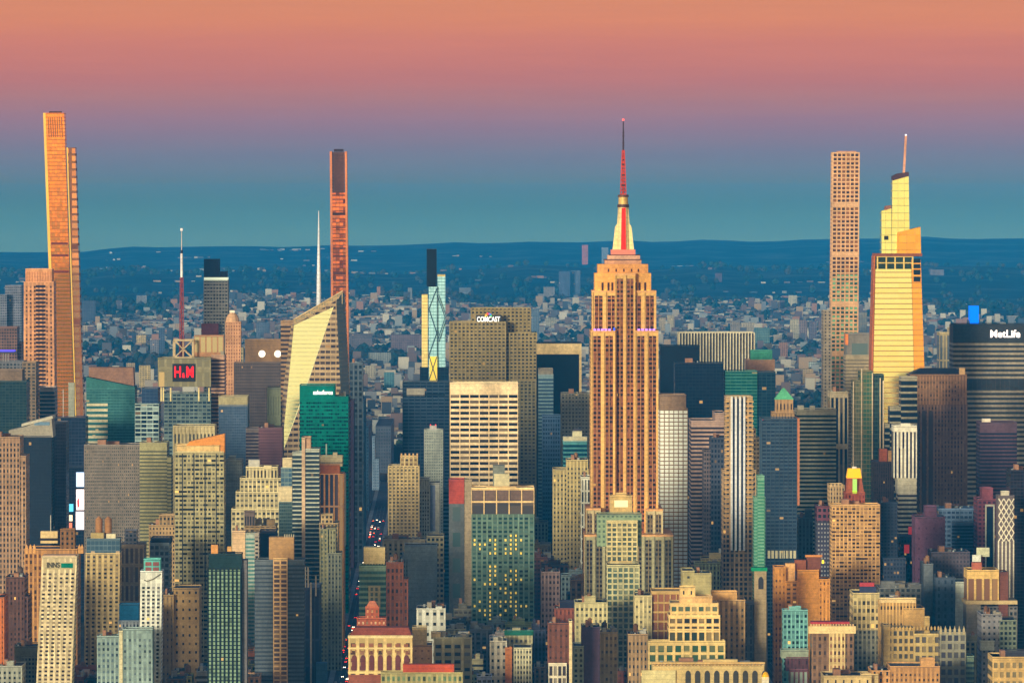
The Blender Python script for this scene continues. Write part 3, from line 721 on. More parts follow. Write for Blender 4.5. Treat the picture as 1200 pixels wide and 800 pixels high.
bk = [(x, y + 1.5, z) for x, y, z in pl]; m_.face(pl[::-1]); m_.face(bk)
for i in range(4): m_.face([pl[i], pl[(i + 1) % 4], bk[(i + 1) % 4], bk[i]])
e.part(m_, 'crown_screen', fac('crown_screen', (196, 166, 122), (150, 140, 120), 2.4, 3.9, fx=.8, fz=.7, var=.7, lit=0))
m_ = MB()
for i in range(9):
    f_ = i / 8; xa = 346 + f_ * 55; ya = 374 - f_ * 33; p0 = V(xa, ya, 16 + 5 * f_); m_ = MB(); m_.bar(p0, (p0[0], p0[1], p0[2] - 12), .5); e.part(m_, 'crown_strut', simple('crown_frame', (220, 192, 150), .6))
m_ = MB(); m_.bar(V(344, 374.3, 14.5), V(401.5, 340.8, 19.5), .9); e.part(m_, 'crown_frame', simple('crown_frame', (220, 192, 150), .6))
e.t(329, 346, 377, 'bands', d=26, dep=34, bay=4, flr=5.2, fz=.48, wall=(160, 128, 100), glass=(58, 48, 56))
m_ = MB(); q0 = V(373.6, 362, 52)
m_.cyl(q0[0], q0[1], q0[2] - 16, PZ(330, D + 52), 2.5, 1.9, 10); m_.cyl(q0[0], q0[1], PZ(330, D + 52), PZ(247, D + 52), 1.9, .35, 10)
e.part(m_, 'spire', simple('white_spire', (225, 228, 240), .45, .1, stain=.05)); e.end()

# --- stepped tapered glass skyscraper with the slanted crown
D = 5361
e = Bld('tapered_glass_skyscraper', D, 'tapering skyscraper of bright yellow striped glass with stepped crown and slim spire', wall=(228, 182, 84), dep=50)
e.start(1023, 1085); zb = e.org.z
f1 = mirror('straw_striped_glass', (170, 128, 70), (246, 250, 215), 400., 6.15 * D / F, fx=1.01, fz=.83, var=.08, rough=.14, refl=.95, stain=.06)
f2 = mirror('orange_side_glass', (206, 130, 50), (255, 198, 96), 400., 6.15 * D / F, fx=1.01, fz=.83, var=.3, rough=.2, refl=.9, stain=.08)
f3 = mirror('lime_glass', (176, 166, 96), (250, 250, 190), 6., 7., fx=.95, fz=.9, var=.2, rough=.16, refl=.9, stain=.05)
m_ = MB(); m_.frustum((PX(1020, D), PX(1076, D), D, D + 48, PZ(620, D)), (PX(1027, D), PX(1069, D), D + 13, D + 46, PZ(315.5, D))); e.part(m_, 'main_face', f1)
m_ = MB(); m_.frustum((PX(1076.2, D), PX(1090, D), D + 1, D + 47, PZ(620, D)), (PX(1069.2, D), PX(1080.2, D), D + 14, D + 45, PZ(305, D))); e.part(m_, 'side_bay', f2)
m_ = MB(); m_.frustum((PX(1017.5, D), PX(1019.8, D), D + 1, D + 46, PZ(620, D)), (PX(1025, D), PX(1026.8, D), D + 14, D + 45, PZ(300, D))); e.part(m_, 'corner_fin', simple('rust_fin', (190, 104, 60), .5, .3))
m_ = MB(); m_.box(PX(1027.2, D), PX(1069, D), D + 14, D + 45, PZ(315.4, D), PZ(300.5, D)); e.part(m_, 'terrace_floor', simple('terrace_dark', (52, 70, 64), .3, .3))
for i in range(5):
    x = 1027.4 + i * 10.3; e.box('terrace_column', (244, 208, 120), x, x + 1.6, 300, 315.6, d=13.2, dep=1.5)
for y in (300, 307.4): e.box('terrace_beam', (240, 200, 110), 1027.2, 1069, y, y + 1.3, d=13.4, dep=1.2)
for y, h in ((303, 5), (309.5, 5), (316, 6), (324, 6), (340, 4)): e.box('dark_opening', (30, 40, 52), 1070.5, 1078.5, y, y + h, d=12.6, dep=1.5)
e.box('setback_roof', (150, 84, 60), 1025, 1080.5, 297, 300.3, d=12, dep=36)
m_ = MB(); DD = D + 18
m_.prism([(PX(1033, DD), PZ(297, DD)), (PX(1033, DD), PZ(247.5, DD)), (PX(1044.6, DD), PZ(243.5, DD)), (PX(1044.6, DD), PZ(297, DD))], DD, DD + 24); m_.v = [(x, y + (z - PZ(297, DD)) * (.06 if y < DD + 9 else 0), z) for x, y, z in m_.v]; e.part(m_, 'crown_block', f3)
m_ = MB(); m_.prism([(PX(1044.8, DD), PZ(297, DD)), (PX(1046, DD), PZ(211, DD)), (PX(1065, DD), PZ(205.5, DD)), (PX(1066, DD), PZ(297, DD))], DD + .5, DD + 26); m_.v = [(x, y + (z - PZ(297, DD)) * (.06 if y < DD + 9 else 0), z) for x, y, z in m_.v]; e.part(m_, 'crown_block', f3)
m_ = MB(); DD = D + 15; m_.prism([(PX(1050.5, DD), PZ(297, DD)), (PX(1051, DD), PZ(272.5, DD)), (PX(1078.6, DD), PZ(266, DD)), (PX(1079.2, DD), PZ(297, DD))], DD, DD + 24); m_.v = [(x, y + (z - PZ(297, DD)) * (.03 if y < DD + 9 else 0), z) for x, y, z in m_.v]; e.part(m_, 'crown_block', mirror('amber_glass', (214, 138, 44), (255, 210, 96), 8., 7., fx=.95, fz=.92, var=.2, rough=.2, refl=.9))
e.poly('crown_rim', (84, 54, 60), [(1046, 211.5), (1046, 206.5), (1052, 203.5), (1064.5, 201.5), (1065, 206)], d=20, dep=22)
e.poly('crown_rim', (150, 100, 84), [(1037, 246.5), (1038, 241.5), (1044, 240.5), (1044.6, 244)], d=20, dep=18)
e.box('dark_vent', (52, 46, 30), 1036, 1041, 276.5, 281, d=17.5, dep=1)
m_ = MB(); DD = D + 26; cx0, cx1 = PX(1058.6, DD), PX(1061.2, DD)
n_ = 8; i0 = len(m_.v)
m_.bar((cx0, DD, PZ(207, DD)), (cx1, DD, PZ(159, DD)), 2.1); e.part(m_, 'spire', simple('peach_spire', (228, 162, 132), .5, .2))
m_ = MB(); m_.cyl(cx1, DD, PZ(160, DD), PZ(157.5, DD), .9, .9, 8); e.part(m_, 'beacon', simple('white_beacon', (235, 240, 255), .4, emit=1.2, stain=0))
FOOT.append((PX(1020, D), PX(1090, D), D, D + 50)); e.end()

# --- broad slab with the lit peacock sign
D = 5892
e = Bld('rockefeller_style_slab', D, 'x', wall=(150, 132, 92), glass=(50, 48, 46), dep=60, stain=.2); e.name = 'stepped_office_tower'
e.label = 'broad khaki stepped tower with a white rooftop sign under a small rainbow fan'
kw = dict(style='piers', bay=4.6, flr=4.2, pw=.42, proud=.7, fz=.52, var=.7)
e.t(527, 592.5, 378, **kw); e.t(552, 622, 362, d=16, dep=40, **kw); e.t(592.5, 629, 391, d=5, dep=50, **kw); e.t(600, 637, 447, d=-3, dep=60, wall=(140, 128, 96), **kw)
sg = simple('lit_white_letters', (255, 250, 240), .4, emit=1.3, stain=0)
e.box('sign_panel', (70, 62, 52), 558, 587, 369, 377.6, d=3, dep=3)
text_mesh('sign_letters', 'COMCAST', sg, 27 * D / F, 6.2 * D / F, e.root, (PX(572.5, D), D + 1, PZ(374, D)), e.org, thick=.5)
for i, c in enumerate(((250, 210, 60), (245, 130, 50), (230, 60, 70), (140, 90, 190), (60, 120, 220), (70, 190, 110))):
    a = R(172 - i * 32.8); cxx, czz = PX(572.4, D), PZ(370.5, D); a1, a2 = a + R(14), a - R(14); r_ = 3.9 * D / F
    m_ = MB(); m_.prism([(cxx + 1.1 * math.cos(a), czz + 1.1 * math.sin(a)), (cxx + r_ * math.cos(a1), czz + r_ * math.sin(a1)), (cxx + r_ * 1.1 * math.cos(a), czz + r_ * 1.1 * math.sin(a)), (cxx + r_ * math.cos(a2), czz + r_ * math.sin(a2))], D + .4, D + 1.2)
    e.part(m_, 'sign_feather', simple('feather', c, .4, emit=1.0, stain=0))
e.junk(3); e.end()

# --- wide dark slab with the lit insurance sign at the right edge
D = 5482
e = Bld('banded_office_tower', D, 'wide dark slab at the right edge with a lit MetLife sign and many pale floor bands', wall=(158, 136, 116), glass=(38, 38, 46), dep=45); e.label = 'wide dark slab at the right edge with a lit white sign and pale floor bands'
e.t(1118, 1246, 381, 'plain', wall=(44, 48, 56))
e.tops.pop(); e.body = MB(); k = D / F
e.body.box(PX(1117, D), PX(1246, D), D, D + 45, e.org.z, PZ(381, D), e.mi(simple('dark_cladding', (54, 56, 62), .6)), None, e.mi(ROOFS[2]))
y = 402; c = 0
while y < 690:
    if not (446 < y < 452):
        e.box('floor_band', (166, 142, 120), 1117, 1246, y, y + 2.7, d=-.5, dep=46, mat=simple('precast_band', (158, 146, 130), .8, stain=.2))
    y += 5.55
for i in range(24):
    x = 1118 + i * 5.4; e.box('mullion', (70, 66, 66), x, x + .7, 402, 690, d=-.25, dep=.4)
text_mesh('sign_letters', 'MetLife', simple('lit_pink_white_letters', (255, 240, 235), .4, emit=1.6, stain=0), 35 * k, 9 * k, e.root, (PX(1178, D), D - .6, PZ(391, D)), e.org, thick=.5)
e.end()

# --- glass tower with the red sign, antenna mast and crown frames
D = 5335
e = Bld('antenna_tower', D, 'glass tower with a big red lettered sign and a tall red and white antenna mast', wall=(120, 118, 104), glass=(34, 44, 58), dep=45)
e.t(192, 247, 462, 'fac', bay=5, flr=4.4, fx=.82, fz=.62, wall=(106, 122, 124), glass=(32, 46, 64), var=.9, d=2)
e.t(185, 247, 420.5, 'fac', yb=453, bay=9, flr=30, fx=.7, fz=.8, wall=(140, 132, 104), glass=(124, 118, 96), var=.4, d=0)
e.box('sign_panel', (44, 40, 46), 202, 229, 426, 447, d=-.4, dep=1)
rs_ = simple('lit_red_letters', (255, 22, 30), .4, emit=1.2, stain=0); k = D / F
text_mesh('sign_letters', 'H', rs_, 7.6 * k, 13 * k, e.root, (PX(208.2, D), D - 1, PZ(435.5, D)), e.org, .5)
text_mesh('sign_letters', '&', rs_, 3.4 * k, 5.6 * k, e.root, (PX(215.2, D), D - 1, PZ(439.5, D)), e.org, .5)
text_mesh('sign_letters', 'M', rs_, 8.4 * k, 13 * k, e.root, (PX(222.6, D), D - 1, PZ(435.5, D)), e.org, .5)
fr = simple('crown_frame_steel', (196, 172, 136), .6, stain=.2)
D2 = D + 12
for back in (0, 16):
    m_ = MB()
    for (xa, ya, xb_, yb_) in ((203.5, 398.5, 203.5, 420), (226, 398.5, 226, 420), (203, 398.5, 226.5, 398.5), (203, 419, 226.5, 419), (204, 419, 225, 399), (204, 399, 225, 419), (214.5, 399, 214.5, 420)):
        w = 1.6 if xa in (203.5, 226, 203) else .8; m_.bar((PX(xa, D2), D2 + back, PZ(ya, D2)), (PX(xb_, D2), D2 + back, PZ(yb_, D2)), w)
    e.part(m_, 'crown_frame', fr)
e.t(227.5, 262, 394.5, 'fac', yb=418, d=20, dep=25, bay=6.8, flr=26, fx=.74, fz=.8, wall=(176, 128, 92), glass=(190, 172, 124), var=.2, lit=0)
e.t(247.3, 263, 417, 'bands', d=14, dep=30, bay=4, flr=4.4, fz=.45, wall=(176, 140, 120), glass=(60, 36, 44))
D3 = D + 24; cx = PX(213, D3)
def mast(ya, yb_, ra, rb, mat, lattice=True):
    m_ = MB(); za, zb_ = PZ(ya, D3), PZ(yb_, D3)
    if lattice:
        for a, b_ in ((-1, -1), (1, -1), (1, 1), (-1, 1)): m_.bar((cx + a * ra, D3 + b_ * ra, za), (cx + a * rb, D3 + b_ * rb, zb_), .55)
        n_ = int((zb_ - za) / 4)
        for i in range(n_):
            f0, f1_ = i / n_, (i + 1) / n_; r0, r1 = ra + (rb - ra) * f0, ra + (rb - ra) * f1_; z0, z1 = za + (zb_ - za) * f0, za + (zb_ - za) * f1_; s_ = 1 if i % 2 else -1
            m_.bar((cx - s_ * r0, D3 - r0, z0), (cx + s_ * r1, D3 - r1, z1), .4); m_.bar((cx - s_ * r0, D3 + r0, z0), (cx + s_ * r1, D3 + r1, z1), .4)
        m_.cyl(cx, D3, za, zb_, .8, .7, 6)
    else: m_.cyl(cx, D3, za, zb_, ra, rb, 10)
    e.part(m_, 'antenna_mast', mat)
mast(420, 325, 2.1, 1.3, simple('mast_red', (150, 60, 62), .6)); mast(325, 297, 1.2, 1.1, simple('mast_white', (232, 228, 232), .5), False); mast(297, 293, 1.2, 1., simple('mast_dark', (48, 42, 60), .6), False)
mast(293, 271, .45, .35, simple('mast_white', (200, 190, 190), .5), False)
m_ = MB(); m_.cyl(cx, D3, PZ(270.5, D3), PZ(267.5, D3), 1.1, 1.1, 10); e.part(m_, 'beacon', simple('pale_beacon', (240, 215, 205), .4, emit=.5, stain=0))
for x in (188, 190.5, 199, 232, 244): e.box('lit_window', (240, 220, 160), x, x + 1.6, 454, 470, d=1.6, dep=.6)
e.junk(2); e.end()

# --- green tower with white lettering
D = 5150
e = Bld('green_glass_tower', D, 'emerald green glass tower with a white lettered sign on its blank top', wall=(6, 112, 104), glass=(2, 36, 46), dep=45, stain=.25, lit=.006)
k = D / F
gk = dict(style='fac', bay=2.6, flr=4.3, fx=.86, fz=.5, var=1.6, rough=.2)
e.t(351, 392, 452.5, yb=470, **dict(gk, style='plain')); e.t(351, 408, 468, d=.5, **gk); e.t(392.2, 408, 465.5, yb=469, **dict(gk, style='plain'))
text_mesh('sign_letters', 'salesforce', simple('lit_white_letters', (255, 250, 240), .4, emit=1.3, stain=0), 23 * k, 5 * k, e.root, (PX(378.5, D), D - .6, PZ(459.5, D)), e.org, .5)
e.junk(2); e.end()
# ------------------------------------------------------------------ the other towers, back to front
def T(name, D, label, wall, tiers, glass=(30, 38, 48), dep=38, junk=0, tank=0, seed=1, cat='building', end=True, **bk):
    b_ = Bld(name, D, label, wall=wall, glass=glass, dep=dep, cat=cat, **bk)
    for tt in tiers:
        a = dict(tt[3]) if len(tt) > 3 else {}
        b_.t(tt[0], tt[1], tt[2], **a)
        if junk and tt is tiers[0]: b_.junk(junk, tank, seed)
    if end: b_.end()
    return b_
P = lambda **k: dict(style='piers', **k)
Gd = lambda **k: dict(style='grid', **k)
Bd = lambda **k: dict(style='bands', **k)
Fc = lambda **k: dict(style='fac', **k)
Cu = lambda **k: dict(style='curtain', fx=k.pop('fx', .9), fz=k.pop('fz', .82), **k)
La = lambda **k: dict(style='lattice', **k)
Pl = lambda **k: dict(style='plain', **k)
NAVY = (14, 28, 50)

# far left
T('distant_tower', 9000, 'hazy blue grey apartment tower at the far left edge, behind the peach tower', (120, 122, 140), [(-6, 8, 346, Fc(bay=2.5, flr=3)), (6, 25, 335, Fc(bay=2.5, flr=3, d=15))])
T('brick_tower', 7000, 'dim brown brick tower left of the peach residential tower', (122, 92, 84), [(-8, 20, 384, Fc(bay=3, flr=3.6)), (20, 25, 402, Fc(d=8, bay=3, flr=3.6))])
b = T('canopy_tower', 6100, 'low grey tower whose roof canopy carries a violet light line', (104, 104, 112), [(-10, 28, 424, Fc(bay=4, flr=4))], end=False)
b.box('light_line', (80, 70, 250), -10, 17, 410.2, 411.8, d=2, dep=14, emit=1.2); b.box('canopy', (70, 66, 76), -10, 20, 411.8, 414, d=2, dep=16)
for x in (3, 6, 9): b.box('canopy_post', (150, 150, 150), x, x + .8, 414, 424.5, d=4, dep=1)
b.end()
b = T('peach_residential_tower', 6300, 'peach stone residential tower with a fluted crown, left of the tallest tower', (226, 160, 112),
      [(28, 63, 331, Gd(bay=4.6, flr=4.7, fx=.42, fz=.5, mt=4, ml=1, glass=(72, 48, 46), xlb=27, xrb=65)), (30, 61, 316, Pl(d=2, dep=30))], dep=36, end=False, lit=.004)
for i in range(10): b.box('crown_flute', (206, 138, 92), 31 + i * 3.1, 32 + i * 3.1, 318, 331, d=1.4, dep=1)
for i in range(31): b.box('balcony_slot', (58, 40, 44), 42, 53.5, 334 + i * 4.7, 337 + i * 4.7, d=-.15, dep=.6)
b.end()
T('tan_office_tower', 5650, 'dull tan slab with a blank top in front of the peach tower', (146, 124, 104), [(26, 42, 425, Fc(mt=10, bay=5, flr=4, glass=(44, 50, 56), var=.3))])
T('teal_office_office_tower', 5500, 'dark teal office slab with a tan top band at the left edge', (128, 108, 94), [(-8, 26, 434, Pl(d=2, dep=30)), (-10, 31, 447, Cu(bay=4, flr=3.4, wall=(54, 72, 76), glass=(26, 46, 54)))])
T('striped_glass_block', 5700, 'blue glass block with white floor stripes at the foot of the peach tower', (170, 160, 160), [(46, 64, 455, Bd(bay=3, flr=4.6, fz=.62, glass=(44, 62, 86)))])
b = T('slanted_roof_tower', 5000, 'dark navy glass tower with a slanted pale roof at the left', (120, 118, 112), [(10, 60, 512, Cu(bay=3, flr=4, wall=(38, 46, 62), glass=(18, 28, 46), rough=.4))], dep=34, end=False, lit=.003)
b.poly('slanted_roof', (160, 152, 140), [(10, 512), (10, 504), (28, 500), (60, 489), (62, 512)], d=.2, dep=34); b.poly('roof_edge', (196, 188, 170), [(25, 499.5), (25, 496.5), (61, 487), (62, 490)], d=-.4, dep=34)
b.box('roof_skylight', (110, 140, 170), 40, 58, 494, 498, d=-.3, dep=1); b.end()
T('plum_office_tower', 5060, 'plum grey slab attached to the right of the navy slanted tower', (92, 86, 96), [(61, 77, 496, Fc(bay=2, flr=4, fx=.5, glass=(60, 58, 74)))])
b = T('slim_mast_block', 5400, 'dark low block with a thin white pole left of the teal tower', (56, 70, 96), [(63, 100, 490, Cu(bay=4, flr=4, wall=(50, 60, 84), glass=(20, 30, 52)))], end=False)
b.box('flag_pole', (190, 180, 180), 73.5, 74.3, 456, 490, d=5, dep=.6); b.box('corner_fin', (150, 152, 140), 80, 87, 448, 488, d=3, dep=6); b.end()
T('stone_setback_tower', 4700, 'tan stone setback tower with dark paired windows at the left edge', (178, 142, 114), [(-14, 23, 513, Gd(bay=4, flr=6.2, fx=.45, fz=.55, mt=6)), (-14, 30, 535, Gd(d=.6, bay=4.4, flr=6.2, fx=.45, fz=.55, mt=5))], junk=2)
b = T('billboard_building', 5200, 'dark building with stacked glowing billboards on its side in the square', (40, 46, 66), [(64, 99, 548, Cu(bay=4, flr=4, wall=(36, 44, 64), glass=(16, 26, 44)))], end=False)
b.box('lit_billboard', (190, 215, 255), 89, 98.5, 553, 570, d=-1, dep=.8, emit=1.1); b.box('lit_billboard', (255, 236, 238), 89, 98.5, 573, 597, d=-1, dep=.8, emit=1.3)
b.box('lit_billboard', (250, 232, 240), 88.5, 98, 599, 620, d=-1, dep=.8, emit=1.3); b.poly('billboard_mark', (235, 60, 60), [(90, 586), (92, 582), (92.5, 593), (90.5, 595)], d=-1.3, dep=.2)
b.box('lit_billboard', (90, 190, 235), 79, 85.5, 590, 599, d=-1, dep=.8, emit=1.); b.box('lit_billboard', (245, 225, 190), 80, 84.5, 603, 610, d=-1, dep=.8, emit=1.); b.box('lit_billboard', (235, 120, 90), 80.5, 84, 612, 619, d=-1, dep=.8, emit=.8); b.end()
b = T('teal_glass_tower', 5500, 'teal glass tower with a brown slanted roof screen and white bands', (86, 132, 132), [(101, 158, 456, Cu(bay=3.5, flr=3.4, fx=.93, fz=.66, wall=(70, 120, 122), glass=(38, 88, 94), rough=.35))], end=False, lit=.004)
b.poly('slanted_top', (62, 116, 116), [(101, 456), (101, 441.5), (158, 453), (158, 456)], d=.1, dep=36); b.poly('roof_screen', (150, 112, 94), [(104, 441), (104, 430), (156, 430.5), (157, 452)], d=8, dep=22)
for i in range(9): b.box('white_band', (214, 204, 172), 101.5, 126, 472.5 + i * 6.3, 475.5 + i * 6.3, d=-.4, dep=.8)
b.end()
T('fine_ribbed_office_tower', 5000, 'broad grey slab with hairline vertical ribs, left of the pale olive slab', (140, 128, 120), [(98.5, 163, 522, P(bay=2.3, flr=3.9, pw=.5, proud=.35, glass=(72, 76, 78), var=.9))], junk=2, lit=.01)
T('pale_green_office_tower', 4950, 'pale olive slab with fine floor bands and a notched right corner', (172, 164, 122), [(163.5, 195.5, 519.5, Bd(bay=2.4, flr=4.2, fz=.42, mt=6, glass=(98, 100, 84))), (163.5, 200.5, 537, Bd(d=.4, bay=2.4, flr=4.2, fz=.42, glass=(98, 100, 84)))], junk=1)
T('dark_glass_block', 5350, 'dark glass block with small lit floors between the teal tower and the red sign tower', (46, 56, 78), [(158, 186, 474, Cu(bay=7, flr=5, wall=(160, 180, 180), glass=(16, 28, 48), fz=.7, var=.9, lit=.06)), (166, 185, 456, Cu(d=14, bay=5, flr=4, wall=(60, 80, 110), glass=(40, 60, 96)))])
b = T('orange_topped_apartments', 4600, 'tall cream apartment tower with scattered dark balconies and a slanted orange crown', (196, 184, 140),
      [(204.5, 262, 530, Gd(bay=4.8, flr=5.2, fx=.76, fz=.48, mt=3, glass=(36, 38, 42), var=.7, jit=.55)), (207, 257, 522, Pl(d=1, dep=20, wall=(226, 190, 130)))], dep=30, end=False)
b.poly('orange_crown', (232, 150, 72), [(218, 522), (222, 517), (263, 508), (263, 530), (258, 530), (258, 521)], d=.6, dep=14)
for x in (213, 226.5, 239.5, 252.5): b.box('dark_recess', (52, 54, 56), x, x + 1.2, 531, 690, d=-.12, dep=.5)
b.end()
T('vertical_fin_block', 4900, 'low block with cream vertical fins behind the orange topped apartments', (196, 180, 140), [(203, 251, 500, P(bay=4.2, flr=20, pw=.5, glass=(58, 62, 66)))])
b = T('black_cap_tower', 6800, 'slim striped tower with a two step black cap and a white light band', (150, 146, 142), [(239, 267, 329, P(bay=3.4, flr=4, pw=.3, glass=(44, 46, 62)))], end=False, dep=28)
b.box('black_cap', (34, 32, 48), 239, 257, 303.5, 325, d=1, dep=24); b.box('black_cap', (34, 32, 48), 257.2, 266, 318, 325, d=2, dep=22); b.box('light_band', (230, 244, 220), 239, 267, 325, 329, d=-.3, dep=26, emit=.5)
b.box('red_base', (112, 58, 62), 236, 256, 379, 396, d=-8, dep=8); b.end()
b = T('domed_tower', 6300, 'orange stone tower with a ribbed dome, right of the antenna tower', (206, 152, 114), [(264, 282, 378, Fc(bay=3, flr=4, fx=.4, fz=.6, glass=(120, 76, 60))), (260, 285, 408, Fc(d=.5, bay=3, flr=4, fx=.45, fz=.6, wall=(160, 148, 120)))], dep=22, end=False)
m_ = MB(); cxd = PX(272.5, 6310); kd = 6310 / F
for i in range(5):
    a0, a1 = i / 5 * 1.35, (i + 1) / 5 * 1.35; r = 8.2 * kd
    m_.cyl(cxd, 6310, PZ(378, 6310) + r * 1.5 * math.sin(a0), PZ(378, 6310) + r * 1.5 * math.sin(a1), r * math.cos(a0), r * math.cos(a1), 12)
b.part(m_, 'dome', simple('dome_ribs', (216, 168, 128), .7, stain=.2)); b.box('dome_finial', (250, 236, 220), 269, 275, 363.5, 366.5, d=8, dep=4); b.end()
b = T('brown_office_tower', 6050, 'brown slab with two round white lamps on its top, left of the yellow facet', (140, 108, 76), [(287, 330, 399, Pl(dep=30))], end=False)
for x in (307, 325.5):
    m_ = MB(); q0 = pt(x, 414.5, 6049); m_.cyl(0, 0, -.4, .4, 3.7, 3.7, 20); o = m_.build('round_lamp', simple('lamp_white', (255, 246, 226), .4, emit=1.1, stain=0), b.root); o.rotation_euler = (R(90), 0, 0); o.location = q0 - b.org
b.end()
T('grey_brown_office_block', 5900, 'dim grey brown office block under the brown slab with lamps', (98, 84, 82), [(274, 331, 426, Fc(bay=2.2, flr=3.6, fx=.5, glass=(62, 56, 60), var=.4))], lit=.004)
T('grey_green_annex', 5420, 'small grey green blank annex left of the yellow facet', (122, 126, 104), [(313, 331, 455.5, Fc(bay=3, flr=40, fx=.3, glass=(104, 108, 92), var=.2))])
b = T('slate_blue_tower', 5250, 'slate blue glass tower with a khaki blank top', (82, 94, 116), [(256, 290, 475.5, Cu(bay=2.6, flr=3.2, wall=(86, 100, 124), glass=(56, 76, 106), rough=.4)), (256, 290, 465.5, Pl(d=.5, dep=36, yb=475.6, wall=(172, 160, 124)))], dep=36)
T('maroon_block', 5170, 'maroon office block at the foot of the yellow facet', (104, 72, 80), [(303, 331, 502, Fc(bay=2.4, flr=3.4, glass=(72, 46, 58), fz=.4)), (288, 303, 503, Bd(d=.4, bay=3, flr=4, wall=(110, 98, 98), glass=(50, 40, 54)))], junk=2)
T('narrow_grey_tower', 5050, 'narrow plain grey tower right of the orange topped apartments', (130, 130, 124), [(263, 283, 540, Fc(bay=2.6, flr=3.8, fx=.4, glass=(96, 102, 104))), (268, 276, 535, Pl(d=8, dep=8))])
b = T('white_deco_ziggurat', 4900, 'cream stepped art deco block with tall arched slots at its top', (218, 200, 154),
      [(288, 325, 548, Gd(d=4, yb=565, bay=4, flr=30, fx=.45, fz=.42, mt=3, glass=(70, 62, 58))), (281, 330, 561, Gd(d=2.5, yb=585, bay=4.8, flr=5.6, fx=.62, fz=.46, mt=2, glass=(84, 80, 72))), (276, 331, 577, Gd(d=1.2, yb=601, bay=5, flr=5.8, fx=.62, fz=.46, mt=2, glass=(84, 80, 72))), (271, 327, 597, Gd(bay=5, flr=6, fx=.64, fz=.5, mt=3, glass=(80, 78, 72)))], dep=34, end=False)
b.box('rooftop_box', (196, 190, 180), 291, 304, 538.5, 548, d=12, dep=10); b.box('pinnacle', (224, 206, 160), 309, 318, 545, 549, d=3.5, dep=5); b.end()
# around the avenue canyon
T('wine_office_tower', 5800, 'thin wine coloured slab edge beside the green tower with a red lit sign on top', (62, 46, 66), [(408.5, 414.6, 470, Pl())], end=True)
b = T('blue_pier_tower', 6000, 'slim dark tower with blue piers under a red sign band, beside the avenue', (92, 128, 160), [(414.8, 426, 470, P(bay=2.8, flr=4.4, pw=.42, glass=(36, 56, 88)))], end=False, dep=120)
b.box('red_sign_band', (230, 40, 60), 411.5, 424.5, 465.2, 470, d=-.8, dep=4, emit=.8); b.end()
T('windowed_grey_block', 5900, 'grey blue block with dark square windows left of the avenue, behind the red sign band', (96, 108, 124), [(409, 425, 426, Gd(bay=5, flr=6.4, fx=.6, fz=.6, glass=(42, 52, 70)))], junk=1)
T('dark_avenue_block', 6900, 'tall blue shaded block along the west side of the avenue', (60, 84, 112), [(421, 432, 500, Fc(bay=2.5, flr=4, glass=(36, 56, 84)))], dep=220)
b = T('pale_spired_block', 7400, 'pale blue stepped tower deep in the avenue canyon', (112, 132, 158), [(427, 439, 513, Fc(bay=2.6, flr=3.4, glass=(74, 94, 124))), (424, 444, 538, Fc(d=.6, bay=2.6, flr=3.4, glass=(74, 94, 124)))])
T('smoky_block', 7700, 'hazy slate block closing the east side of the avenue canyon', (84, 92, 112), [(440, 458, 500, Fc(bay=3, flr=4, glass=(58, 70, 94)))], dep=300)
T('navy_monolith', 5600, 'plain navy glass monolith left of the white grid slab', NAVY, [(459, 521, 464, Cu(bay=2.4, flr=3.8, fx=.95, fz=.9, wall=(14, 28, 48), glass=(4, 18, 36), rough=.5))], lit=.001, end=False).box('roof_plant', (176, 168, 156), 476.5, 497.5, 455, 464, d=8, dep=16)
b = T('navy_backdrop_tower', 5900, 'dark ribbed navy tower rising just behind the plain navy monolith', (54, 70, 92), [(472, 527.5, 448, P(bay=7, flr=4, pw=.12, glass=(22, 36, 58)))], end=True)
b = T('white_pinnacle_tower', 5200, 'pale grey gridded tower with a small red lit pinnacle in front of the navy monolith', (178, 184, 178), [(497, 519, 504.5, La(bay=2.6, flr=3.4, pw=.5, fz=.45, glass=(104, 116, 122)))], end=False, dep=26)
b.box('pinnacle', (206, 196, 196), 503.5, 511.5, 498.5, 504.5, d=2, dep=8); b.box('red_beacon', (255, 70, 70), 504, 505, 497, 498.4, d=2, dep=1, emit=1); b.box('red_beacon', (255, 70, 70), 510, 511, 497, 498.4, d=2, dep=1, emit=1); b.end()
b = T('cream_striped_apartments', 5000, 'cream apartment tower with vertical stripes and a comb shaped crown', (216, 190, 138), [(455, 491, 547, P(bay=4.4, flr=4.2, pw=.42, fz=.6, glass=(100, 92, 78))), (469, 489.5, 535.5, Gd(d=6, yb=548, bay=5, flr=5, fx=.6, fz=.5, glass=(120, 90, 66), dep=14))], end=False, dep=30)
for i in range(5): b.box('crown_post', (226, 180, 124), 469.5 + i * 4.6, 471.3 + i * 4.6, 531, 536, d=5.8, dep=2)
b.end()
b = T('white_twin_office_tower', 5020, 'white low slab with a smooth grey stripe, right of the cream striped apartments', (176, 174, 166), [(491.5, 503, 562, Gd(bay=3, flr=4.4, fx=.5, fz=.45, mt=14)), (503, 515, 567, Pl())], end=False)
b.box('smooth_stripe', (112, 120, 150), 504, 510, 568, 622, d=-.2, dep=.6); b.end()
T('blue_gap_block', 5400, 'blue grey banded block between the white slab and the red brick wall', (96, 116, 128), [(515, 530, 572, Bd(bay=3, flr=4.8, fz=.5, glass=(44, 62, 80)))])
T('white_grid_office_tower', 5200, 'wide white slab of seven bays of black ribbon windows under a blank peach top', (244, 214, 172), [(527.5, 607, 449.5, La(bay=11.3, flr=6.55, pw=.1, fz=.52, mt=13, proud=.5, glass=(16, 18, 32), var=.25))], dep=34, lit=.003)
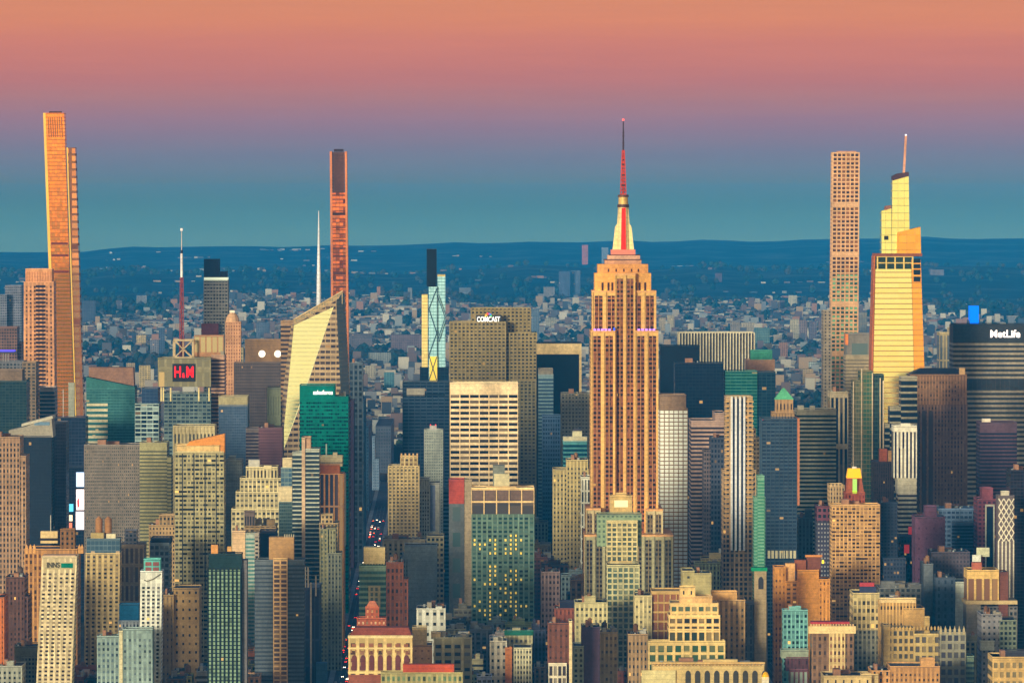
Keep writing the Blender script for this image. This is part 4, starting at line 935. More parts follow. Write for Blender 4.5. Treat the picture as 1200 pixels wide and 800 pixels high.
b = T('cream_framed_void_tower', 5700, 'navy tower framed by a thick cream top band and right pier', NAVY, [(629, 681, 402.5, Cu(bay=3, flr=4, fx=.95, fz=.9, wall=(14, 26, 46), glass=(4, 16, 34), rough=.5))], end=False, lit=.002)
b.box('cream_band', (240, 208, 150), 629, 681.5, 402.5, 415, d=-1, dep=39, mat=simple('cream_stone', (240, 210, 156), .8)); b.box('cream_pier', (236, 206, 150), 678.7, 681.5, 415.1, 640, d=-1, dep=39); b.end()
T('glass_notch_block', 5500, 'blue glass block with pale floors in front of the cream framed tower', (110, 134, 146), [(631, 648.5, 440, Bd(bay=3, flr=4.2, fz=.6, glass=(52, 76, 104))), (631, 648, 433.5, Pl(d=.5, yb=440.2, wall=(126, 118, 108)))])
T('grey_ribbed_block', 5350, 'grey ribbed block just left of the art deco skyscraper', (148, 142, 128), [(658, 697, 462, P(bay=3.8, flr=4.4, pw=.45, glass=(60, 66, 74)))], junk=1)
T('blue_ribbed_office_tower', 5420, 'blue ribbed slab at the foot of the cream framed tower', (76, 98, 130), [(636, 662, 488, P(bay=3, flr=5, pw=.35, glass=(30, 46, 78)))])
b = T('teal_banded_block', 5150, 'teal banded block with a cream penthouse left of the art deco skyscraper', (84, 148, 156), [(660, 688, 518, Bd(bay=3, flr=5, fz=.6, mt=1, glass=(16, 60, 82)))], end=False)
b.box('penthouse', (196, 186, 158), 660, 688, 511.5, 518, d=3, dep=20); b.box('penthouse', (206, 198, 166), 671, 682, 505, 511.5, d=5, dep=10); b.box('roof_rail', (70, 66, 76), 672, 681, 502, 505, d=6, dep=4); b.end()
T('khaki_stone_block', 4900, 'khaki stone block stepping down left of the art deco skyscraper', (198, 176, 122), [(664, 689, 540, Gd(bay=4, flr=5.2, fx=.4, fz=.45, mt=8)), (648, 690, 551, Gd(d=.5, bay=4.2, flr=5.4, fx=.42, fz=.45, mt=5))], junk=2, tank=1)
T('black_slit_annex', 4760, 'white annex with black vertical slits touching the left of the art deco skyscraper', (216, 212, 196), [(681, 695.5, 560, La(bay=4, flr=14, pw=.45, fz=.86, glass=(26, 28, 36)))], junk=1)
T('white_window_office_tower', 4800, 'bright white window wall slab with brown mullions right of the art deco skyscraper', (150, 122, 100),
  [(773, 804, 464, Pl(d=.3, yb=481)), (773, 806, 480, La(bay=5.2, flr=4.6, pw=.15, fz=.74, mt=1, glass=(246, 250, 246), proud=.3, var=.1, rough=.6))], dep=34, lit=0)
T('pinstripe_office_tower', 6200, 'wide white pinstripe slab with a flat top behind dark towers', (216, 204, 178), [(796, 884, 390.5, P(bay=3.55, flr=300, pw=.42, proud=1.2, glass=(46, 44, 60), var=.1))], lit=0, dep=44)
T('black_box_tower', 5700, 'near black box tower right of the art deco skyscraper', (22, 34, 58), [(774, 820, 406, Cu(bay=3, flr=4, fx=.95, fz=.92, wall=(12, 24, 44), glass=(4, 14, 32), rough=.5))], lit=.001)
T('smoked_glass_tower', 5500, 'smoky dark glass tower with faint blue reflections in front of the black box', (50, 62, 84), [(791, 848, 426, Cu(bay=4, flr=4, fx=.9, fz=.8, wall=(26, 38, 58), glass=(14, 26, 46), var=.7))], junk=1, lit=.004)
b = T('copper_box_tower', 5850, 'tan block with a small green copper box on its roof', (178, 136, 110), [(875, 908, 422.5, Fc(bay=4, flr=40, fx=.3, glass=(60, 40, 44), fz=.3)), (880, 905, 411.5, Pl(d=8, dep=18, yb=422.6, wall=(72, 150, 128)))])
b = T('sea_green_tower', 5500, 'sea green glass tower with a darker right half behind the pinstriped fins', (60, 110, 108), [(850, 887.5, 436, Cu(bay=6, flr=3.8, fx=.97, fz=.7, wall=(62, 118, 112), glass=(20, 84, 84), var=.5, refl=.3)), (887.6, 909, 437, Cu(d=2, bay=6, flr=3.8, fx=.9, wall=(40, 66, 84), glass=(16, 38, 56)))], lit=.003)
T('pink_striped_block', 5150, 'pinkish block with dark horizontal ribbons beside the avenue canyon', (172, 142, 130), [(838, 850, 485, Pl(d=3)), (810, 850, 494, Bd(bay=3, flr=4.8, fz=.5, mt=4, glass=(50, 44, 58)))], dep=60)
T('dark_stepped_block', 4980, 'dark block with a pale ledge in front of the pink striped block', (70, 74, 90), [(833, 852, 514, Fc(bay=4, flr=6, glass=(30, 36, 56), lit=.04)), (825, 834, 528, Fc(d=1, bay=3, flr=5, wall=(104, 90, 92)))], junk=2)
b = T('finned_apartment_tower', 4650, 'white finned apartment tower with corner balconies, right of the avenue canyon', (196, 162, 122), [(850.5, 882, 466, Gd(bay=5.2, flr=5.6, fx=.6, fz=.6, mt=4, glass=(50, 60, 72))), (847, 886, 552, Gd(d=.6, bay=5, flr=5.6, fx=.6, fz=.6, glass=(50, 60, 72)))], dep=30, end=False)
for i in range(4): b.box('white_fin', (238, 236, 240), 856.4 + i * 4.9, 858.8 + i * 4.9, 464.5, 645, d=-2.2, dep=2.2)
for i in range(3): b.box('dark_slot', (38, 48, 84), 858.9 + i * 4.9, 861.2 + i * 4.9, 467, 644, d=-.4, dep=.5)
for i in range(26): b.box('balcony', (226, 178, 110), 849.2, 854.5, 470 + i * 5.6, 471.2 + i * 5.6, d=-1.2, dep=2); b.box('balcony', (226, 178, 110), 874.5, 883.2, 470 + i * 5.6, 471.2 + i * 5.6, d=-1.2, dep=2)
b.end()
T('cream_setback_block', 4950, 'cream setback block peeking out right of the finned tower', (206, 184, 146), [(880, 886, 504, Fc(bay=3, flr=5)), (878, 890, 514, Fc(d=.5, bay=3, flr=5, glass=(70, 70, 76)))])
T('mint_glass_tower', 4450, 'slim mint green glass tower with stepped left side', (120, 168, 144), [(888, 896, 559, Bd(bay=3, flr=3.9, fz=.5, glass=(70, 140, 118))), (884, 897, 584, Bd(d=.5, bay=3, flr=3.9, fz=.5, glass=(70, 140, 118)))], dep=24)
b = T('pyramid_roof_tower', 5300, 'tan tower with a green copper pyramid roof', (190, 150, 106), [(909, 929.5, 468, Gd(yb=486, bay=4, flr=14, fx=.4, fz=.5, mt=5, glass=(70, 56, 56), parapet=False, dep=16)), (905, 932.5, 484, Gd(d=-2, bay=3.4, flr=5, fx=.4, fz=.5, mt=4, dep=24))], end=False)
m_ = MB(); Dp = 5300; m_.frustum((PX(908, Dp), PX(930.5, Dp), Dp - 1, Dp + 17, PZ(468, Dp)), (PX(917.6, Dp), PX(920, Dp), Dp + 8, Dp + 9.5, PZ(455, Dp))); b.part(m_, 'pyramid_roof', simple('copper_green', (110, 200, 150), .7, stain=.25)); b.end()
b = T('blue_shade_tower', 4600, 'dark blue glass tower with faint lit floors in front of the pyramid roof', (62, 78, 98), [(893, 934, 492, P(bay=5.2, flr=4.4, pw=.16, proud=.4, glass=(34, 48, 72), var=.5))], end=False, lit=.015)
b.box('copper_edge', (190, 120, 84), 934.2, 937.2, 490, 592, d=0, dep=36); b.box('red_beacon', (255, 80, 80), 893, 894.6, 491, 492.6, d=1, dep=1, emit=1)
for i in range(8): b.box('lit_base_window', (206, 196, 160), 900 + i * 4.3, 903 + i * 4.3, 645, 654, d=-.4, dep=.6, emit=.12)
b.end()
b = T('black_white_band_office_tower', 4950, 'slab of alternating white and dark green bands with two white roof boxes', (200, 192, 166), [(934, 980, 481, Bd(bay=3, flr=4.85, fz=.52, mt=3, glass=(34, 54, 62)))], end=False, lit=.006)
b.box('roof_box', (246, 236, 216), 935, 942, 475, 481, d=3, dep=8); b.box('roof_box', (246, 236, 216), 949.5, 955, 475.5, 481, d=3, dep=8); b.end()
T('slim_stone_tower', 6250, 'slim pale stone tower close at the left side of the white lattice tower', (158, 142, 122), [(965, 974.5, 365, Fc(bay=4, flr=4, fx=.4, glass=(62, 58, 64)))])
b = T('orange_edge_tower', 5700, 'grey tower with a glowing orange left edge in front of the white lattice tower', (126, 118, 112), [(992, 1023, 392, Fc(yb=418, bay=30, flr=40, fx=.6, glass=(98, 112, 112), var=.1)), (991, 1024, 417, Bd(d=-1, bay=3, flr=4, fz=.4, wall=(164, 146, 118), glass=(120, 108, 92)))], end=False)
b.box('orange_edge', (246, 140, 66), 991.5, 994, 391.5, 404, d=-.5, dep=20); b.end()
T('granite_slot_tower', 5100, 'pale granite tower with three dark vertical slots', (176, 160, 134), [(973, 994, 460, La(bay=5.2, flr=60, pw=.42, fz=.9, mt=6, glass=(28, 34, 56)))], junk=2)
b = T('green_glass_bundle_tower', 4900, 'green glass tower of stepped shafts edged by pale vertical fins', (110, 138, 108), [(1008, 1023, 436, Cu(bay=4, flr=5, wall=(140, 130, 92), glass=(70, 110, 88), var=.8)), (1022, 1036, 440, Cu(d=1, bay=4, flr=5, wall=(80, 100, 92), glass=(40, 62, 66), var=.6)), (1000, 1010, 447, Cu(d=.6, bay=4, flr=5, wall=(150, 140, 110), glass=(96, 108, 88)))], end=False, dep=28)
for x, yt in ((999.6, 447), (1009.2, 432), (1021.8, 437), (1031, 443), (1034.6, 446)): b.box('pale_fin', (238, 214, 182), x, x + 1.3, yt, 600, d=-1.2, dep=2.4)
b.end()
b = T('stepped_band_office_tower', 5150, 'dark slab with white bands stepping down in front of the tapering skyscraper', (206, 196, 170), [(1056, 1075, 443, Bd(bay=3, flr=7.4, fz=.68, mt=1, glass=(34, 46, 66))), (1043, 1075, 478, Bd(d=.4, bay=3, flr=7.4, fz=.68, mt=1, glass=(34, 46, 66))), (1037, 1075, 498, Bd(d=.8, bay=3, flr=7.4, fz=.68, mt=1, glass=(34, 46, 66)))], dep=26)
b = T('brown_hip_roof_tower', 5250, 'brown stone tower with a dark hipped roof and tall arched bays', (164, 122, 90), [(1067, 1133, 440, Gd(yb=474, bay=3.7, flr=5, fx=.42, fz=.5, mt=7, ml=8, glass=(104, 84, 66), var=.9)), (1067, 1134, 474, Gd(d=.3, bay=3.7, flr=5, fx=.42, fz=.52, mt=3, ml=5, wall=(142, 108, 88), glass=(74, 64, 66), var=.9))], end=False, lit=.012, dep=40)
m_ = MB(); Dp = 5250; m_.frustum((PX(1065, Dp), PX(1135, Dp), Dp - 1, Dp + 42, PZ(440, Dp)), (PX(1080, Dp), PX(1122, Dp), Dp + 14, Dp + 26, PZ(432, Dp))); b.part(m_, 'hipped_roof', simple('dark_slate', (44, 42, 52), .7))
for x in (1072.5, 1080.5, 1088.5):
    b.poly('arched_bay', (84, 66, 62), [(x, 600), (x, 484), (x + 1.4, 481), (x + 3.6, 481), (x + 5, 484), (x + 5, 600)], d=-.1, dep=.8)
b.box('corner_turret', (212, 170, 120), 1124.5, 1131, 431, 440, d=0, dep=6); b.end()
T('slim_cream_tower', 6550, 'slim cream tower squeezed between the tapering skyscraper and the wide dark slab', (206, 186, 142), [(1101, 1113.5, 391, La(bay=4, flr=30, pw=.3, fz=.95, glass=(96, 110, 130))), (1113, 1117, 385, Pl(d=3))])
b = T('blue_lit_tower', 7000, 'tower with a glowing blue crown rising behind the wide dark slab', (62, 84, 130), [(1135, 1148.5, 376, Fc(bay=3, flr=4))], end=False, dep=24)
b.box('blue_light_crown', (0, 110, 255), 1136.5, 1147, 358.5, 380, d=-.6, dep=20, emit=.9); b.end()
b = T('purple_banded_tower', 5000, 'purple brown tower with dark ribbons in front of the wide dark slab', (104, 78, 92), [(1148.5, 1192, 496, Bd(bay=3, flr=4.4, fz=.5, mt=9, glass=(38, 40, 66)))], end=False, lit=.004)
b.box('roof_box', (250, 234, 214), 1151.5, 1161, 490.5, 495, d=3, dep=8); b.end()
b = T('white_deco_tower', 4700, 'white art deco tower with dark vertical slots and a banded lower half', (232, 224, 206), [(1047.5, 1074.5, 500, La(yb=560, bay=4.4, flr=60, pw=.48, fz=.9, mt=6, glass=(40, 36, 58))), (1052, 1074.5, 560, Pl(d=.4, yb=576, wall=(186, 178, 160))), (1053, 1074.5, 575, Bd(d=.6, bay=3, flr=5.2, fz=.5, glass=(52, 52, 70), wall=(200, 192, 176)))], dep=26, end=False)
b.box('crown_cap', (240, 228, 208), 1056, 1067, 496, 500, d=2, dep=8); b.end()
b = T('sooty_brick_tower', 4820, 'sooty dark brick tower with small red penthouse, left of the white deco tower', (84, 66, 64), [(1024.5, 1048, 542, Gd(bay=2.6, flr=4, fx=.45, fz=.5, glass=(58, 58, 60), var=1.))], end=False, lit=.02)
b.box('brick_penthouse', (190, 100, 60), 1031, 1040, 526, 542, d=5, dep=10); b.box('tan_penthouse', (226, 172, 110), 1041, 1047, 528, 542, d=5, dep=10); b.end()
b = T('gold_cap_tower', 4560, 'red brick tower with a glowing gold cap above tan apartments', (168, 84, 60), [(990, 1014, 578, Gd(bay=4, flr=6, fx=.5, fz=.6, glass=(110, 40, 40)))], end=False, dep=18)
m_ = MB(); Dp = 4563; m_.frustum((PX(991.5, Dp), PX(1013, Dp), Dp, Dp + 14, PZ(578, Dp)), (PX(993, Dp), PX(1010, Dp), Dp + 2, Dp + 12, PZ(560, Dp))); b.part(m_, 'brick_taper', simple('red_brick', (176, 94, 66), .85))
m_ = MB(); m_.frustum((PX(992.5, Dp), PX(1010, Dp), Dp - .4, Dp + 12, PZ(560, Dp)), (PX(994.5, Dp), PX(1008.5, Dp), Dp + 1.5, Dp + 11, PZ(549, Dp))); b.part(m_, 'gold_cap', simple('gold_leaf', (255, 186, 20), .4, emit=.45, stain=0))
b.box('lit_niche', (170, 220, 110), 999.5, 1004.5, 561, 578, d=.6, dep=2, emit=.3); b.box('lit_niche', (170, 250, 40), 999.5, 1004.5, 575, 578, d=.2, dep=2, emit=.7); b.box('cap_finial', (226, 222, 226), 999, 1004, 546.5, 549, d=8, dep=3)
b.end()
b = T('crenellated_block', 4600, 'small cream block with a crenellated top left of the gold capped tower', (214, 180, 134), [(973, 990, 570, Gd(bay=3.4, flr=5, fx=.45, fz=.5, glass=(90, 70, 64)))], end=False)
for i in range(4): b.box('merlon', (224, 190, 144), 973.4 + i * 4.2, 975.4 + i * 4.2, 567, 570, d=0, dep=2)
b.end()
T('tan_apartment_block', 4400, 'broad tan apartment block with rows of dark balconies below the gold capped tower', (226, 176, 116), [(975, 1031.5, 592.5, Gd(bay=4.7, flr=4.5, fx=.72, fz=.48, mt=2.5, glass=(64, 44, 42), var=1., jit=.55))], dep=26, junk=2)
b = T('violet_block', 4560, 'blank violet brick block with a small upper step', (108, 72, 96), [(1073, 1108, 607, Fc(bay=8, flr=12, fx=.2, fz=.2, glass=(84, 56, 80))), (1084, 1098, 594, Pl(d=6, dep=12))])
T('blue_grid_block', 4660, 'low blue grey block with wide ribbons right of the violet block', (96, 116, 146), [(1100, 1145, 597, La(bay=5, flr=5.4, pw=.2, fz=.55, glass=(40, 56, 84))), (1116, 1146, 612, Bd(d=-4, bay=3, flr=4, fz=.6, wall=(74, 90, 120), glass=(28, 44, 74)))], junk=3)
b = T('red_fin_tower', 4600, 'wine red tower with a dark glass panel framed in white', (128, 70, 84), [(1151, 1164, 573, Pl(d=4, dep=20)), (1146, 1168, 586, Fc(d=.5, bay=6, flr=5, glass=(64, 44, 66)))], end=False)
for x in (1155, 1164.5): b.box('white_frame', (206, 206, 190), x, x + 1.5, 592, 690, d=-.8, dep=1.6)
b.box('dark_glass_panel', (28, 40, 62), 1156.6, 1164.4, 594, 690, d=.2, dep=.5); b.box('white_frame', (206, 206, 190), 1155, 1166, 591, 593, d=-.8, dep=1.6); b.end()
b = T('diamond_lattice_tower', 4450, 'slim tower wrapped in a white diamond lattice', (214, 204, 184), [(1170, 1189, 582, Pl(wall=(110, 96, 96))), (1174, 1183, 577, Pl(d=4, dep=8))], end=False, dep=20)
Dl = 4450; kl = Dl / F
for i in range(3):
    for j in range(5):
        x0_, y0_ = 1170.6 + i * 6, 584 + j * 10
        for (xa, ya, xb_, yb_) in ((x0_, y0_, x0_ + 6, y0_ + 10), (x0_ + 6, y0_, x0_, y0_ + 10)):
            m_ = MB(); m_.bar((PX(xa, Dl), Dl - .5 - (xa > xb_) * .3, PZ(ya, Dl)), (PX(xb_, Dl), Dl - .5 - (xa > xb_) * .3, PZ(yb_, Dl)), .8); b.part(m_, 'lattice_bar', simple('lattice_white', (232, 222, 204), .7))
for i in range(5): b.box('white_rib', (226, 218, 200), 1170 + i * 4.4, 1171.4 + i * 4.4, 634, 760, d=-.7, dep=1)
b.end()
T('black_edge_tower', 4500, 'near black tower cut off by the right edge beside the diamond lattice', (54, 48, 58), [(1184.5, 1215, 552, Cu(d=4, bay=4, flr=4, wall=(52, 46, 56), glass=(26, 26, 38)))], junk=2, lit=.01)
# ------------------------------------------------------------------ foreground buildings
b = T('white_hotel_tower', 4150, 'tall cream hotel tower with paired dark windows and a teal panelled sign on top', (232, 212, 172),
      [(48.5, 89.5, 653, Gd(bay=6.8, flr=4.75, fx=.5, fz=.5, mt=18, ml=.6, xlb=40, xrb=82, glass=(58, 44, 44), rough=.5))], end=False, dep=24, lit=.002)
b.box('sign_backing', (206, 190, 150), 52, 87.5, 658, 666.5, d=-.35, dep=.5); b.box('teal_sign_panel', (10, 128, 106), 71, 85, 659.3, 664.8, d=-.7, dep=.4)
kk = 4150 / F
text_mesh('sign_letters', 'INNS', simple('dark_letters', (84, 82, 74), .6, stain=0), 15 * kk, 6.4 * kk, b.root, (PX(62, 4150), 4149.2, PZ(661.3, 4150)), b.org, .3)
b.box('penthouse', (216, 180, 150), 50, 88, 650, 653, d=4, dep=14); b.end()
b = T('beige_hotel_tower', 4350, 'beige hotel tower with a slate blue glass top storey and two round water tanks', (202, 176, 126),
      [(100, 140, 649, Gd(bay=6.4, flr=4.8, fx=.46, fz=.5, mt=2, xlb=97, xrb=138, glass=(52, 44, 46), rough=.5)), (101, 140, 632, Cu(d=1, dep=20, yb=649, bay=5, flr=6, wall=(96, 116, 130), glass=(62, 86, 108)))], end=False, dep=26)
for x in (115.5, 126.5):
    m_ = MB(); m_.cyl(PX(x, 4366), 4366, PZ(632, 4366), PZ(608, 4366), 2.7, 2.7, 14); m_.cyl(PX(x, 4366), 4366, PZ(608, 4366), PZ(604.5, 4366), 2.8, .6, 14); b.part(m_, 'water_tank', simple('tank_cedar', (158, 112, 72), .9, stain=.25))
b.box('rooftop_box', (182, 160, 108), 106, 121, 624, 632, d=6, dep=8); b.box('rooftop_box', (214, 202, 170), 124, 135, 625, 632, d=5, dep=8); b.end()
b = T('white_slim_hotel', 4190, 'slim white hotel with a turquoise framed crown and a swoosh mark', (246, 246, 236),
      [(164, 189.5, 670, Gd(bay=5.8, flr=4.55, fx=.52, fz=.56, mt=17, ml=1, xlb=162, xrb=187, glass=(34, 32, 40), rough=.5)), (168, 187.5, 656, Pl(d=2, dep=14, yb=670, wall=(110, 196, 190)))], end=False, dep=22)
for x in (170, 178.8):
    for y in (658, 664.2): b.box('red_pane', (150, 92, 88), x, x + 7, y, y + 4.6, d=1.8, dep=.4)
m_ = MB()
for (xa, ya, xb_, yb_) in ((168.5, 679, 172, 680.5), (172, 680.5, 179, 678), (179, 678, 188, 672)): m_.bar((PX(xa, 4190), 4189.8, PZ(ya, 4190)), (PX(xb_, 4190), 4189.8, PZ(yb_, 4190)), .7)
b.part(m_, 'swoosh_mark', simple('dark_mark', (110, 104, 90), .6)); b.end()
b = T('striped_green_tower', 4150, 'dark green tower with pale vertical window stripes and a flat black crown', (44, 78, 74),
      [(243, 282, 667, P(bay=4.9, flr=4.6, pw=.42, proud=.5, fz=.72, wall=(34, 44, 48), glass=(138, 168, 142), var=.6, rough=.5, xlb=None)), (244, 283, 650, Pl(d=.6, yb=667, dep=20, wall=(36, 56, 58)))], end=False, dep=26)
b.box('orange_plant', (230, 160, 90), 247, 255, 638, 649, d=6, dep=5); b.box('orange_plant', (222, 168, 100), 266, 271, 640, 649, d=6, dep=5); b.box('black_tank', (30, 34, 42), 264, 275, 646, 651, d=3, dep=6); b.box('side_wall', (116, 112, 116), 283.2, 289, 656, 825, d=3, dep=20); b.end()
b = T('pale_blue_low_block', 4150, 'pale blue grey low block with a cream divider in front of the slim white hotel', (150, 172, 170),
      [(113, 139, 746, Gd(bay=5.4, flr=6.6, fx=.5, fz=.5, mt=6, glass=(66, 84, 100), rough=.5)), (143, 178, 738, Gd(d=.5, bay=5.4, flr=6.6, fx=.45, fz=.45, mt=10, glass=(96, 112, 120), rough=.5)), (139, 143, 740, Pl(d=-.4, wall=(206, 196, 160)))], junk=2, dep=20)
T('dark_brick_tenement', 4260, 'dark brown brick building with a pale roof box left of the cream hotel tower', (110, 78, 70), [(6, 28, 677, Gd(bay=4, flr=6, fx=.4, fz=.5, mt=4, glass=(58, 44, 48))), (-2, 32, 700, Gd(d=1, bay=5, flr=6, fx=.4, fz=.5, glass=(52, 42, 48)))], junk=3, tank=1, seed=3)
T('orange_brick_sliver', 4160, 'orange brick wall just inside the left edge of the picture', (196, 112, 62), [(-20, 4, 701, Gd(bay=4, flr=6, fx=.3, fz=.4, glass=(100, 56, 44)))], junk=1)
b = T('gothic_tan_building', 4380, 'ornate tan gothic building with pinnacles behind the cream hotel tower', (196, 142, 88), [(28, 90, 644, Gd(bay=5, flr=7, fx=.5, fz=.6, mt=5, glass=(110, 74, 56))), (70, 87, 621, Gd(d=6, dep=14, yb=645, bay=5, flr=6, fx=.4, fz=.5, wall=(146, 104, 66)))], end=False)
b.box('rooftop_box', (222, 192, 140), 47, 67, 622, 636, d=6, dep=10); b.box('rooftop_box', (52, 46, 50), 46, 68, 630, 633, d=5.7, dep=10); b.box('flag_pole', (206, 200, 190), 58.5, 59.3, 603, 622, d=8, dep=.5)
for x in (29, 33.5, 38, 91, 94): b.poly('pinnacle', (216, 160, 98), [(x, 648), (x, 641), (x + 1.6, 637), (x + 3.2, 641), (x + 3.2, 648)], d=-.5, dep=3)
b.end()
T('grey_low_roof', 4140, 'low pale grey building at the bottom left corner with three small roof blocks', (170, 172, 160), [(-4, 25, 781, Gd(bay=6, flr=6, fx=.4, fz=.5, mt=5)), (7, 15, 776, Pl(d=6, dep=8))], junk=2)
T('olive_wall_building', 4220, 'plain olive building between the dark brick tenement and the cream hotel tower', (136, 134, 108), [(16, 44, 758, Pl()), (24, 44, 768, Fc(d=-3, bay=4, flr=5))], junk=2)
b = T('blue_roof_house', 4290, 'small block with a bright blue upper wall left of the slim white hotel', (150, 156, 166), [(138, 163, 728, Gd(bay=4, flr=6, fx=.4, fz=.5, mt=3)), (139, 162, 709, Pl(d=.5, dep=16, yb=728, wall=(34, 96, 140)))])
T('stone_slot_block', 4480, 'pale brown block with tall slots right of the beige hotel', (150, 132, 112), [(140, 168, 640, La(bay=6, flr=22, pw=.4, fz=.8, glass=(92, 82, 84))), (146, 160, 622, Fc(d=8, dep=12, yb=640, bay=4, flr=5, wall=(96, 96, 110)))], junk=2)
T('blue_grey_frame_block', 4520, 'blue grey framed block with a dark attic left of the orange topped apartments', (132, 146, 162), [(175, 198, 637, La(bay=5.6, flr=7, pw=.3, fz=.6, glass=(64, 78, 100))), (176, 199, 632, Pl(d=.4, yb=637, wall=(44, 48, 66)))])
T('tan_angled_house', 4330, 'low tan building stepping right below the orange topped apartments', (178, 144, 96), [(189, 203, 698, Gd(bay=5, flr=8, fx=.3, fz=.3, glass=(90, 76, 66))), (203, 233, 690, Fc(d=4, bay=8, flr=10, fx=.3, fz=.3))], junk=3)
T('tan_mid_block', 4640, 'tan mid rise left of the orange topped apartments with a small upper storey', (168, 138, 100), [(174, 205, 616, Fc(bay=4, flr=5, fx=.4)), (186, 204, 604, Gd(d=5, dep=16, yb=616, bay=4, flr=6, fx=.5, fz=.5))], junk=2)
T('pale_panel_tower', 4450, 'pale tan blank wall joined to a teal striped facade and a black slit column', (234, 196, 156),
  [(272, 287, 623, Pl()), (287.2, 298, 626, Bd(d=.6, bay=3, flr=4.6, fz=.5, wall=(176, 186, 176), glass=(92, 140, 142))), (298.2, 303, 626, Gd(d=.3, bay=4.5, flr=4.6, fx=.7, fz=.5, wall=(200, 186, 170), glass=(30, 26, 32)))], dep=20, junk=1)
T('black_cube_building', 4500, 'plain black box building behind the brown cube topped tower', (36, 34, 50), [(303.5, 323, 624, Pl())])
b = T('brown_cube_tower', 4250, 'slate tower with a cream framed window column and a plain brown cube on top', (98, 106, 116),
      [(298, 320, 657, Bd(bay=3, flr=4.8, fz=.45, glass=(66, 76, 92))), (336.5, 356, 657, Bd(d=.3, bay=3, flr=4.8, fz=.45, glass=(66, 76, 92))), (320, 336.5, 655, La(d=-.8, bay=8, flr=5.4, pw=.22, fz=.66, wall=(240, 196, 138), glass=(98, 82, 86), proud=.4))], dep=26, end=False)
b.box('brown_cube', (178, 138, 92), 315, 344, 629, 656, d=4, dep=16)
for i in range(5): b.box('cube_aerial', (196, 186, 160), 333 + i * 2.6, 333.9 + i * 2.6, 625.5, 629, d=6, dep=1)
b.end()
b = T('dark_fin_building', 4330, 'dark slate building with thin white fins beside the avenue', (72, 74, 96), [(357, 374, 690, Fc(bay=6, flr=30, fx=.7, fz=.9, glass=(52, 56, 84)))], end=False, dep=60)
for x, y in ((356.5, 664), (360, 664), (363.2, 682), (369, 674)): b.box('white_fin', (226, 208, 186), x, x + 1.7, y, y + (24 if x != 363.2 else 120), d=-1, dep=1.4)
b.box('blue_step', (76, 108, 140), 370, 383, 776, 830, d=-12, dep=10); b.end()
T('white_line_tower', 4650, 'dark tower with thin white floor lines and a pale stone left column', (192, 196, 184), [(342.5, 353.5, 531, Bd(bay=3, flr=5, fz=.68, mt=1, glass=(50, 62, 74))), (357.5, 374, 527, Bd(bay=3, flr=5, fz=.68, mt=1, glass=(50, 62, 74))), (353.5, 357.4, 514, Pl(d=-.8, wall=(214, 180, 150))), (357.4, 364, 513, Pl(d=1, yb=527, dep=14, wall=(200, 160, 130)))], dep=30)
b = T('orange_column_tower', 4750, 'tower with orange vertical columns below a copper coloured band and cream crown', (232, 164, 104),
      [(374.5, 402.5, 556, P(bay=5.6, flr=300, pw=.34, proud=.9, glass=(62, 66, 92), var=.1)), (374.5, 401, 536, Bd(d=2, dep=24, yb=546, bay=3, flr=5, fz=.4, wall=(222, 206, 166), glass=(150, 140, 120))), (375, 398, 545, Pl(d=1, dep=26, yb=556, wall=(190, 108, 60)))], end=False, dep=32)
b.box('cross_band', (222, 170, 130), 374.5, 402.5, 592, 594, d=-1.2, dep=.6); b.box('edge_fin', (206, 196, 170), 402.6, 404.4, 556, 640, d=1, dep=30)
b.box('crown_antenna', (190, 206, 196), 381.5, 383, 520, 536, d=8, dep=1); b.box('crown_box', (224, 206, 166), 390, 395, 530, 536, d=6, dep=6); b.end()
T('cream_box_glass_tower', 4820, 'dark glass tower with cream boxes on top, left of the white line tower', (216, 196, 156), [(327, 342, 589, P(bay=2.6, flr=4, pw=.22, wall=(96, 116, 116), glass=(54, 72, 80))), (326, 342, 571, Pl(d=3, dep=20, yb=589)), (331, 342, 538, Pl(d=8, dep=12, yb=550)), (329, 342, 549, Cu(d=6, dep=16, yb=571, bay=4, flr=6, wall=(130, 150, 150), glass=(70, 96, 120)))])
T('grey_green_deco_tower', 4520, 'grey green stone tower with stepped shoulders beside the avenue', (150, 146, 114), [(375, 383.5, 621, P(bay=4, flr=5, pw=.5, glass=(74, 84, 84))), (383, 393, 620, Gd(d=1, bay=3.6, flr=6, fx=.4, fz=.5)), (384, 400, 649, Gd(bay=4, flr=5, fx=.45, fz=.5, d=-1, wall=(124, 126, 112)))], junk=2, dep=30)
T('tan_pinnacle_block', 4580, 'tan stepped block behind the grey green stone tower with a small lit dome', (176, 150, 110), [(374, 396, 614, Fc(bay=4, flr=5)), (376, 390, 604, Fc(d=4, dep=16, yb=614, bay=4, flr=5))], junk=2, tank=1)
T('brown_garage_block', 4560, 'low brown block in front of the white deco ziggurat with rooftop sheds', (150, 124, 90), [(286, 323, 617, Fc(bay=6, flr=6)), (286, 298, 600, Fc(d=6, dep=10, yb=617, bay=3, flr=20, fx=.5, wall=(112, 96, 92)))], junk=4, seed=5)
